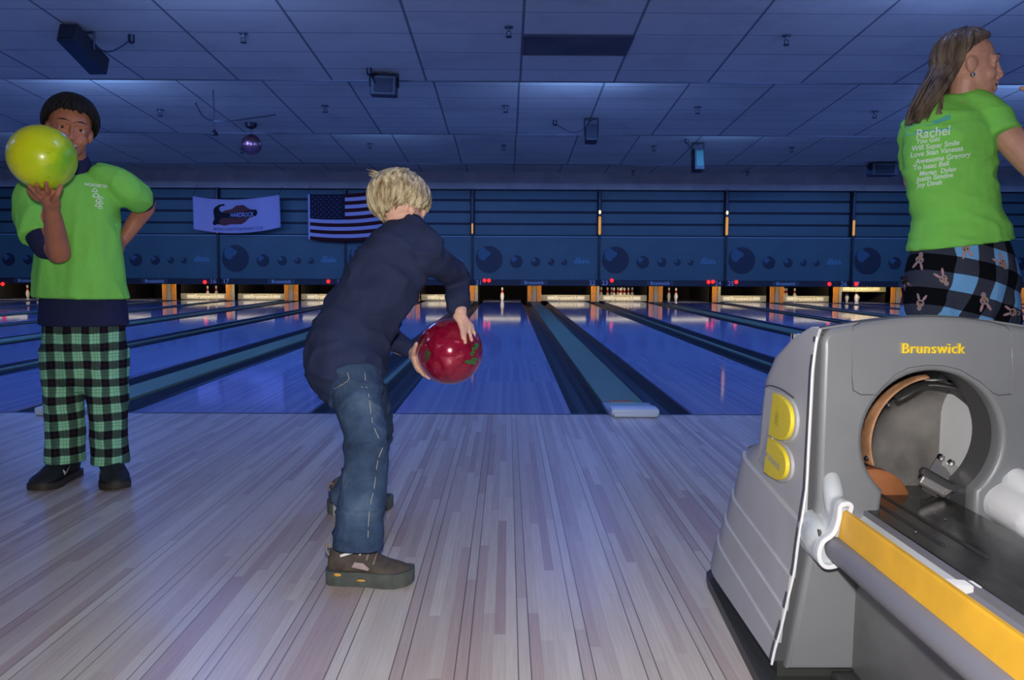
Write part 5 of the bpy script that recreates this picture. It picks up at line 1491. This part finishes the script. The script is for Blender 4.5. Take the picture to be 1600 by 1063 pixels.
pb = lambda px, py, dy=0.0: ballB+(P(px, py, 2.77+dy)-ballB).normalized()*(RB+0.008)
palm = P(76, 311, 2.84)
tube(bm, [wrR, palm+V((0, 0.01, -0.005)), P(72, 301, 2.83)], [(0.027, 0.022), (0.034, 0.018), (0.040, 0.014)], (1, 0, 0), 12, 3)
for (x0_, y0_), (x1_, y1_), (x2_, y2_) in (((63, 308), (53, 302), (46, 291)), ((68, 303), (61, 299), (57, 288)), ((75, 301), (73, 296), (72, 286)), ):
    finger(bm, [P(x0_, y0_, 2.815), ballB+(P(x1_, y1_, 2.79)-ballB).normalized()*(RB+0.012), on_ball(x2_, y2_, ballB, RB, 0.008)], 0.0105, 0.0075)
finger(bm, [P(84, 313, 2.83), P(90, 303, 2.80), on_ball(95, 291, ballB, RB, 0.012)], 0.012, 0.009)
finger(bm, [P(60, 312, 2.85), P(50, 306, 2.86), P(44, 296, 2.87)], 0.009, 0.007)
hpR, hpL = P(101, 540, 3.25), P(165, 540, 3.25)
tube(bm, [hpR, P(100, 640, 3.24), P(102, 730, 3.27)], [0.075, 0.055, 0.030], (1, 0, 0), 12); tube(bm, [hpL, P(170, 640, 3.24), P(170, 728, 3.25)], [0.075, 0.055, 0.030], (1, 0, 0), 12)
obj('body', fuse(bm, 0.0038, 3), SK_B, Bp, True)
face_parts(Bp, headB, MB_, sB, True)
def endsB(az):
    a = abs(az)
    if a < 35: return 66
    if a < 60: return 66+(a-35)*0.7
    if a < 85: return 83+(a-60)*0.9
    return 106+(a-85)/95*10
bm = hair_bowl(headB, MB_, sB, endsB, 240, (0.088, 0.108, 0.102), 0.2, 0.009, random.Random(3), lift=0.006, messy=0.3)
obj('hair', bm, hair_mat('hair_black', '#0a0706', '#18120e', 1.2, 0.75), Bp, True)
# undershirt (collar, cuffs, long hem)
bm = bmesh.new()
tube(bm, [P(128, 440, 3.25), P(130, 475, 3.25), P(131, 508, 3.25)], [(0.158, 0.105), (0.168, 0.114), (0.174, 0.126)], (1, 0, -0.03), 24, 4, cap=False)
CUFF1 = ([P(62, 352, 3.13), P(66, 366, 3.115), P(74, 384, 3.095)], [0.055, 0.060, 0.055])
bmesh.ops.recalc_face_normals(bm, faces=bm.faces[:])
obj('undershirt', fuse(bm, 0.007, 3), M_NAVYU, Bp, True)
for nm_, pts_, rr_ in (('undershirt_cuff', *CUFF1), ('undershirt_cuff', [P(212, 305, 3.32), P(222, 313, 3.365)], [0.048, 0.050]), ('undershirt_collar', [P(116, 258, 3.235), P(119, 272, 3.24)], [0.062, 0.072])):
    bm = bmesh.new(); tube(bm, pts_, rr_, (1, 0, 0), 18, 3); obj(nm_, bm, M_NAVYU, Bp, True)
# lime T-shirt
bm = bmesh.new()
tube(bm, [P(119, 268, 3.24), P(121, 281, 3.245), P(122, 300, 3.25), P(120, 340, 3.25), P(123, 390, 3.25), P(127, 435, 3.25), P(128, 466, 3.25)],
     [(0.066, 0.06), (0.125, 0.085), (0.165, 0.108), (0.163, 0.118), (0.166, 0.120), (0.174, 0.124), (0.181, 0.128)], (1, 0, -0.02), 26, 4, cap=False)
tube(bm, [P(96, 283, 3.24), P(62, 294, 3.19), P(53, 322, 3.165), P(57, 350, 3.135), P(62, 372, 3.11)], [0.055, 0.066, 0.071, 0.073, 0.070], (1, 0, 0), 18, 4, cap=False)
tube(bm, [P(150, 275, 3.25), P(184, 286, 3.245), P(204, 301, 3.28), P(219, 312, 3.345)], [0.057, 0.063, 0.063, 0.061], (1, 0, 0.2), 18, 4, cap=False)
rnd = random.Random(9)
for (x_, y_, dx_, dy_) in ((150, 330, 22, 55), (140, 350, 14, 60), (165, 400, 10, 45), (110, 420, -12, 40), (150, 300, 20, 25), (90, 440, -8, 25), (172, 440, 6, 26), (58, 340, -18, 12), (60, 355, -16, 10)):
    pass
me = wrinkle(fuse(bm, 0.007, 4), 0.0095, (12, 12, 4.5), 2)
pr = []
tt = text_shape('WORCESTER', 0.0145, 0, off=0.0005); place(tt, P(150, 290, 3.0), (1, 0, -0.10), (0.05, 0, 1)); drape(tt, me, None, 0.0006); pr.append((tt, 1))
bm2 = bmesh.new()
for (x_, y_, r_) in ((148, 297, 4), (150, 305, 5), (154, 313, 4), (158, 309, 3), (153, 320, 4), (158, 317, 3), (157, 324, 3)):
    n = 14; vs = [bm2.verts.new(P(x_+r_*math.cos(a)*(1+0.4*math.sin(3*a)), y_+r_*math.sin(a)*(1+0.3*math.cos(2*a)), 3.0)) for a in [2*PI*i/n for i in range(n)]]
    vi = [bm2.verts.new(P(x_+r_*0.6*math.cos(a)*(1+0.4*math.sin(3*a)), y_+r_*0.6*math.sin(a)*(1+0.3*math.cos(2*a)), 3.0)) for a in [2*PI*i/n for i in range(n)]]
    for i in range(n): bm2.faces.new((vs[i], vs[(i+1) % n], vi[(i+1) % n], vi[i]))
pm = bpy.data.meshes.new('pm'); bm2.to_mesh(pm); bm2.free(); drape(pm, me, None, 0.0006); pr.append((pm, 1))
obj('t_shirt', join_meshes([(me, 0)]+pr), [M_GREEN, M_PRINTW], Bp, True)
# plaid trousers
bm = bmesh.new()
tube(bm, [P(131, 492, 3.25), P(131, 530, 3.25), P(131, 575, 3.25)], [(0.150, 0.102), (0.160, 0.115), (0.165, 0.12)], (1, 0, 0), 24)
tube(bm, [P(101, 545, 3.25), P(99, 620, 3.24), P(101, 680, 3.235), P(102, 722, 3.23)], [(0.088, 0.11), (0.076, 0.085), (0.070, 0.080), (0.072, 0.086)], (1, 0, 0), 22, 5, cap=False)
tube(bm, [P(163, 545, 3.25), P(168, 620, 3.24), P(171, 680, 3.235), P(172, 724, 3.23)], [(0.088, 0.11), (0.078, 0.085), (0.071, 0.080), (0.072, 0.084)], (1, 0, 0), 22, 5, cap=False)
for (x_, y_, dx_) in ((90, 690, 30), (110, 660, -26), (160, 690, 28), (180, 655, -24), (100, 620, 22), (165, 600, 26), (131, 540, 12), (118, 560, -26), (146, 560, 24)):
    pass
obj('plaid_trousers', wrinkle(fuse(bm, 0.007, 3), 0.006, (12, 12, 5), 7), M_PLAID, Bp, True)
M_BSH = mat('shoe_black', (0.010, 0.010, 0.011), 0.6); M_BSO = mat('sole_dark_brown', (0.035, 0.028, 0.020), 0.6)
def swoosh(H, D, S, U, L, sg, t0):
    pts = [(0.0, 0.012), (0.006, 0.0), (0.018, -0.004), (0.034, 0.006), (0.062, 0.026), (0.030, 0.012), (0.016, 0.006), (0.009, 0.010), (0.008, 0.022)]
    b = bmesh.new(); vs = [b.verts.new(H+D*(t0*L-x_)+U*(0.040+z_)+S*sg*0.12) for x_, z_ in pts]; b.faces.new(vs); bmesh.ops.triangulate(b, faces=b.faces[:]); bmesh.ops.subdivide_edges(b, edges=b.edges[:], cuts=2)
    m_ = bpy.data.meshes.new('sw'); b.to_mesh(m_); b.free(); return m_
for heel, toe, sg in ((V((-1.795, 3.32, 0)), V((-1.80, 3.05, 0)), -1), (V((-1.640, 3.31, 0)), V((-1.500, 3.07, 0)), 1)):
    up_, so, fr = shoe_mesh(heel, toe, 1.0, 0.104, 0.105)
    r = obj('shoe', up_, M_BSH, Bp, True, 60); obj('sole', so, M_BSO, r, True, 40)
    H, D, S, U, L = fr
    b = bmesh.new(); ac = H+D*0.055; tube(b, [ac+U*0.05, ac+U*0.16], [0.046, 0.044], (1, 0, 0), 14, 1); obj('sock', b, M_BSH, Bp, True)
    m_ = swoosh(H, D, S, U, L, sg, 0.62)
    tgt = r.data.copy(); tgt.transform(Matrix.Translation(Bp.location))
    # inner side of each foot
    drape(m_, tgt, -S*sg, 0.0015); obj('swoosh_mark', m_, M_LACE, r)
    for i, t in enumerate((0.42, 0.52, 0.62)):
        z = 0.100-0.017*i; b = bmesh.new(); tube(b, [H+D*L*t+S*0.028+U*(z-0.016), H+D*L*t+U*z, H+D*L*t-S*0.028+U*(z-0.016)], [0.0035]*3, U, 8, 3); obj('lace', b, M_BSH, r, True)
# yellow-green ball
nt = NT('yellow_green_ball'); co, x, y, z = nt.coords()
g_ = nt.math('ADD', nt.math('MULTIPLY', x, 3.2), nt.math('MULTIPLY', nt.noise(co, 9, 4), 0.8))
c = nt.ramp(g_, [(0.25, srgb('#eef018')), (0.60, srgb('#d2ea18')), (0.85, srgb('#6cc028'))])
sc2 = nt.noise(nt.comb(nt.math('MULTIPLY', x, 30.0), nt.math('MULTIPLY', y, 30.0), nt.math('MULTIPLY', z, 60.0)), 1.0, 5, 0.7)
c = nt.mix(nt.ramp(sc2, [(0.64, (0,)*3), (0.70, (0.6,)*3)]), c, srgb('#4f5c14'))
nt.base(c, 0.28, 0, 0.5, 0.3)
b = bmesh.new(); ball(b, ballB, RB, seg=64, rings=40)
o = obj('bowling_ball', b, nt.m, smooth=True); o.data.transform(Matrix.Translation(-(ballB-V((0, 0, RB))))); o.location = ballB-V((0, 0, RB))
tag(o, 'scuffed yellow-green bowling ball raised on the fingers of the boy in the lime shirt', 'bowling ball')

# ================================================================== C: the young woman behind the ball return
Cp = thing('person', 'long-haired woman in lime printed T-shirt and blue checked trousers, seen from behind', 'person', (1.50, 2.72, 0))
YC = 2.70
headC = P(1513, 103, 2.70); MC = frame3((0.93, -0.26, -0.03), (-0.05, 0, 1)); sC = 0.97
bm = bmesh.new(); head_shapes(bm, headC, MC, sC, True)
tube(bm, [headC+V((-0.01, -0.01, -0.05)), P(1505, 152, 2.70), P(1498, 180, 2.71)], [0.046, 0.044, 0.050], (1, 0, 0), 14)
tube(bm, [P(1494, 185, 2.71), P(1487, 250, 2.71), P(1491, 325, 2.71), P(1498, 400, 2.71), P(1500, 450, 2.71)], [(0.13, 0.085), (0.125, 0.09), (0.115, 0.085), (0.14, 0.11), (0.14, 0.11)], (1, 0, 0), 18)
shC, elC, wrC = P(1549, 190, 2.66), P(1650, 292, 2.55), P(1640, 160, 2.62)
tube(bm, [P(1500, 185, 2.70), shC, (shC+elC)/2, elC], [0.038, 0.044, 0.045, 0.042], (0, 1, 0), 14)
tube(bm, [elC, (elC+wrC)/2, wrC], [0.040, 0.038, 0.026], (0, 1, 0), 14)
hand(bm, wrC, (-0.25, 0.05, 1.0), (-0.9, 0.1, -0.35), 0.95, (0.45, 0.5, 0.5, 0.55), side=-1, thumb=(0.5, 1.6))
sh3, el3, wr3 = P(1436, 200, 2.74), P(1438, 300, 2.84), P(1500, 290, 3.02)
tube(bm, [P(1480, 190, 2.72), sh3, el3, wr3], [0.05, 0.048, 0.038, 0.026], (0, 1, 0), 14)
hand(bm, wr3, (0.9, 0.4, 0.15), (0, 0.2, 1), 0.95, (0.4, 0.4, 0.45, 0.5), side=1)
for a_, b_, c_ in ((P(1462, 450, 2.71), P(1462, 640, 2.70), P(1460, 805, 2.72)), (P(1540, 450, 2.71), P(1542, 640, 2.70), P(1545, 805, 2.72))):
    tube(bm, [a_, b_, V((c_.x, c_.y, 0.06))], [0.085, 0.06, 0.04], (1, 0, 0), 12)
obj('body', fuse(bm, 0.0038, 3), SK_C, Cp, True)
face_parts(Cp, headC, MC, sC, True)
# hair: crown cap plus long falling locks
def endsC(az):
    a = abs(az)
    if a < 40: return 42
    if a < 80: return 42+(a-40)*0.75
    if a < 100: return 72+(a-80)*1.0
    if a < 115: return 92+(a-100)*1.8
    return 119
rnd = random.Random(21)
bm = hair_bowl(headC, MC, sC, endsC, 200, (0.081, 0.100, 0.094), 0.1, 0.010, rnd, lift=0.003)
for q in range(420):
    u = rnd.random(); v = rnd.random()
    # start on the crown or back of the head, end along the bottom edge of the hair
    az = math.radians(rnd.uniform(100, 178)) if rnd.random() < 0.62 else -math.radians(rnd.uniform(75, 178))
    th = math.radians(rnd.uniform(15, 70))
    c0 = Vector((0, -0.014, 0.026))
    pts = []
    for t in (0.0, 0.5, 1.0):
        tt_ = th+(math.radians(105)-th)*t
        d = Vector((math.sin(tt_)*math.sin(az), math.sin(tt_)*math.cos(az), math.cos(tt_)))
        pts.append(headC+MC @ ((c0+Vector((d.x*0.083, d.y*0.103, d.z*0.096)))*sC))
    sx = pts[-1].x
    r_ = (pts[-1].x-P(1450, 100, YC).x)/(P(1525, 100, YC).x-P(1450, 100, YC).x); r_ = min(1, max(0, r_+rnd.uniform(-0.12, 0.12)))
    ex = 1413+66*r_**1.2+rnd.uniform(-2, 2)
    near = pts[-1].y < 2.70
    ey = 194-18*r_**2+rnd.uniform(-6, 3)
    yy = 2.60+0.15*rnd.random() if near else 2.68+0.12*rnd.random()
    E_ = P(ex, ey, yy); mid_ = pts[-1]*0.55+E_*0.45+V((0.010-0.02*(1-r_), -0.004, 0.0))
    m2_ = pts[-1]*0.22+E_*0.78+V((-0.006, 0.0, 0.0))
    lock_strip(bm, pts+[mid_, m2_, E_], 0.0095*rnd.uniform(0.7, 1.3), 0.0035, (0.3, 1, 0.0))
for q in range(14):   # strands swept over the temple to the ear
    a_ = headC+MC @ V((0.045*sC, 0.060*sC, 0.085*sC)); s_ = q/13
    p1 = headC+MC @ (V((0.070, 0.055-0.03*s_, 0.045))*sC); p2 = headC+MC @ (V((0.080, 0.012-0.02*s_, 0.032-0.01*s_))*sC); p3 = headC+MC @ (V((0.078, -0.040, 0.012-0.02*s_))*sC)
    pts = []
    for az_, th_ in ((12+22*s_, 40-10*s_), (45+18*s_, 52-10*s_), (82+10*s_, 62-8*s_), (112+8*s_, 76-6*s_), (142, 92)):
        az_, th_ = math.radians(az_), math.radians(th_); k2 = 1.03+0.012*rnd.random()
        pts.append((0.081*k2*math.sin(th_)*math.sin(az_), -0.014+0.100*k2*math.sin(th_)*math.cos(az_), 0.026+0.094*k2*math.cos(th_)))
    lock_strip(bm, [headC+MC @ (V(q_)*sC) for q_ in pts]+[headC+MC @ (V((0.066, -0.085, -0.085))*sC), P(1472-10*s_, 178, 2.62)], 0.008, 0.003, (0, 0, 1))
obj('hair', bm, hair_mat('hair_light_brown', '#40352b', '#7c6a56', 1.0, 0.38), Cp, True)
ear = headC+MC @ (V((0.084, -0.004, -0.046))*sC)
b = bmesh.new(); ball(b, ear, 0.0075, seg=12, rings=8); tag(obj('earring', b, M_CHROME, Cp, True), 'silver earring stud')
# T-shirt
bm = bmesh.new()
ball(bm, P(1516, 176, 2.69), (0.085, 0.075, 0.045))
tube(bm, [P(1505, 158, 2.70), P(1500, 170, 2.70), P(1494, 190, 2.70), P(1484, 235, 2.70), P(1487, 285, 2.70), P(1492, 325, 2.70), P(1497, 360, 2.70), P(1499, 384, 2.70)],
     [(0.055, 0.055), (0.098, 0.070), (0.145, 0.098), (0.150, 0.115), (0.143, 0.110), (0.137, 0.108), (0.158, 0.122), (0.168, 0.134)], (1, 0, 0), 26, 4, cap=False)
tube(bm, [P(1500, 174, 2.70), P(1520, 172, 2.69), shC, P(1566, 214, 2.63)], [0.062, 0.068, 0.066, 0.058], (0, 1, 0), 18, 4, cap=False)
tube(bm, [P(1470, 182, 2.71), sh3+V((0, 0, 0.0)), P(1431, 240, 2.78), P(1431, 258, 2.80)], [0.058, 0.058, 0.054, 0.052], (0, 1, 0), 18, 4)
for (x0_, y0_, x1_, y1_, x2_, y2_) in ((1430, 322, 1480, 316, 1530, 300), (1432, 334, 1490, 330, 1548, 312), (1440, 346, 1490, 342, 1540, 330), (1430, 312, 1470, 304, 1510, 296), (1548, 300, 1520, 318, 1480, 330), (1440, 356, 1500, 360, 1550, 345),
                                    (1545, 215, 1528, 235, 1530, 260), (1530, 185, 1522, 205, 1528, 225), (1555, 290, 1535, 305, 1500, 312), (1425, 340, 1450, 350, 1470, 352)):
    pass
me = wrinkle(fuse(bm, 0.0065, 3), 0.0075, (6, 6, 17), 4)
pr = []
def shirt_text(s, px, py, size, dx=(1, 0, 0.13), m=1, sh_=0.15):
    tt = text_shape(s, size, 0, align='LEFT', shear=sh_, off=0.0004); bt_ = bmesh.new(); bt_.from_mesh(tt); bmesh.ops.triangulate(bt_, faces=bt_.faces[:]); bmesh.ops.subdivide_edges(bt_, edges=[e for e in bt_.edges if e.calc_length() > 0.004], cuts=2); bt_.to_mesh(tt); bt_.free(); place(tt, P(px, py, 2.3), dx, (-0.10, 0, 1)); drape(tt, me, None, 0.0024); pr.append((tt, m))
k_ = 2.3/1267
def quad(pts):
    b = bmesh.new(); b.faces.new([b.verts.new(P(x_, y_, 2.3)) for x_, y_ in pts]); bmesh.ops.triangulate(b, faces=b.faces[:]); bmesh.ops.subdivide_edges(b, edges=b.edges[:], cuts=14)
    m_ = bpy.data.meshes.new('q'); b.to_mesh(m_); b.free(); drape(m_, me, None, 0.0014); return m_
pr.append((quad([(1418, 197), (1462, 188), (1485, 178), (1486, 186), (1460, 195), (1418, 204)]), 2))
pr.append((quad([(1416, 207), (1460, 202), (1487, 199), (1487, 203), (1460, 207), (1416, 213)]), 2))
shirt_text('Rachel', 1430, 211, 16*k_*1.25)
for s, px, py, sz in (('You Got', 1431, 222, 9), ('Will Super Smile', 1424, 233, 9.5), ('Love Stan Vanessa', 1422, 243, 9.5), ('Awesome Gregory', 1430, 253, 9.5), ('To Isaac Bell', 1426, 263, 9.5), ('Megan  Dylan', 1436, 272, 9.0), ('Justin Simone', 1432, 281, 9.0), ('Joy Dinah', 1433, 290, 8.5)):
    shirt_text(s, px, py, sz*k_*1.15, (1, 0, 0.14))
obj('t_shirt', join_meshes([(me, 0)]+pr), [M_GREEN, M_PRINTW, M_PRINTT], Cp, True)
# trousers with small cartoon animal heads printed on them
bm = bmesh.new()
tube(bm, [P(1498, 378, 2.70), P(1499, 405, 2.70), P(1500, 440, 2.70), P(1499, 480, 2.70)], [(0.150, 0.115), (0.168, 0.130), (0.182, 0.143), (0.182, 0.14)], (1, 0, 0), 26, 4)
for sx in (-1, 1):
    tube(bm, [P(1499+sx*39, 470, 2.70), P(1499+sx*41, 560, 2.70), P(1499+sx*43, 700, 2.70), V((P(1499+sx*44, 700, 2.70).x, 2.70, 0.07))], [(0.098, 0.13), (0.095, 0.11), (0.085, 0.09), (0.09, 0.095)], (1, 0, 0), 22, 4)
for (x0_, y0_, x1_, y1_) in ((1430, 410, 1470, 430), (1560, 400, 1530, 420), (1440, 450, 1480, 440), (1550, 450, 1520, 470), (1490, 470, 1486, 500), (1450, 400, 1480, 396)):
    pass
me = wrinkle(fuse(bm, 0.0065, 3), 0.006, (8, 8, 8), 6)
pr = []
def critter(px, py, rot, s=1.0):
    def el(cx, cy, rx, ry, n=14, tilt=0.0):
        o_ = []
        for i in range(n):
            a = 2*PI*i/n; x_, y_ = rx*math.cos(a), ry*math.sin(a)
            x_, y_ = x_*math.cos(tilt)-y_*math.sin(tilt)+cx, x_*math.sin(tilt)+y_*math.cos(tilt)+cy
            o_.append((x_*math.cos(rot)-y_*math.sin(rot), x_*math.sin(rot)+y_*math.cos(rot)))
        return o_
    parts = [(el(-7, -13, 3.0, 9, tilt=-0.45), 1, 0), (el(7, -13, 3.0, 9, tilt=0.45), 1, 0), (el(-7, -12.5, 1.5, 6.5, tilt=-0.45), 2, 0.0006), (el(7, -12.5, 1.5, 6.5, tilt=0.45), 2, 0.0006),
             (el(0, 0, 9, 8), 1, 0.0003), (el(0, 11, 5, 6), 1, 0), (el(0, 4, 5, 4), 3, 0.0008), (el(-3.5, -2, 1.5, 1.8), 4, 0.0012), (el(3.5, -2, 1.5, 1.8), 4, 0.0012), (el(0, 3, 1.4, 1.0), 4, 0.0014)]
    for pts, mi, off in parts:
        b = bmesh.new(); b.faces.new([b.verts.new(P(px+x_*s, py+y_*s, 2.3)) for x_, y_ in pts]); m_ = bpy.data.meshes.new('c'); b.to_mesh(m_); b.free()
        try: drape(m_, me, None, 0.0007+off*0.4)
        except Exception: continue
        pr.append((m_, mi))
for px, py, rot, s in ((1437, 406, -2.9, 0.72), (1509, 388, 2.9, 0.75), (1566, 411, 0.5-1.2, 0.72), (1474, 436, 0.4-1.0, 0.75), (1538, 470, 3.0, 0.8), (1438, 474, 0.2, 0.7), (1413, 440, 2.6, 0.6), (1583, 488, -1.4, 0.7)):
    critter(px, py, rot, s)
obj('checked_trousers', join_meshes([(me, 0)]+pr), [M_CHECK, mat('print_mouse_grey', srgb('#a08c8c'), 0.9), mat('print_pink', srgb('#d0909c'), 0.9), mat('print_tan', srgb('#b08a70'), 0.9), M_EYED], Cp, True)
b = bmesh.new(); tube(b, [P(1552, 376, 2.64), P(1566, 378, 2.66), P(1574, 384, 2.70)], [0.006, 0.008, 0.006], (0, 0, 1), 8, 4); obj('undershirt_hem', b, mat('hem_white', (0.6, 0.6, 0.62), 0.9), Cp, True)
for sx in (-1, 1):
    hx = P(1499+sx*44, 700, 2.70).x
    up_, so, fr = shoe_mesh(V((hx-0.03, 2.66, 0)), V((hx+0.15, 2.84, 0)), 1.0, 0.092, 0.085)
    r = obj('shoe', up_, M_BSH, Cp, True, 60); obj('sole', so, M_BSO, r, True, 40)
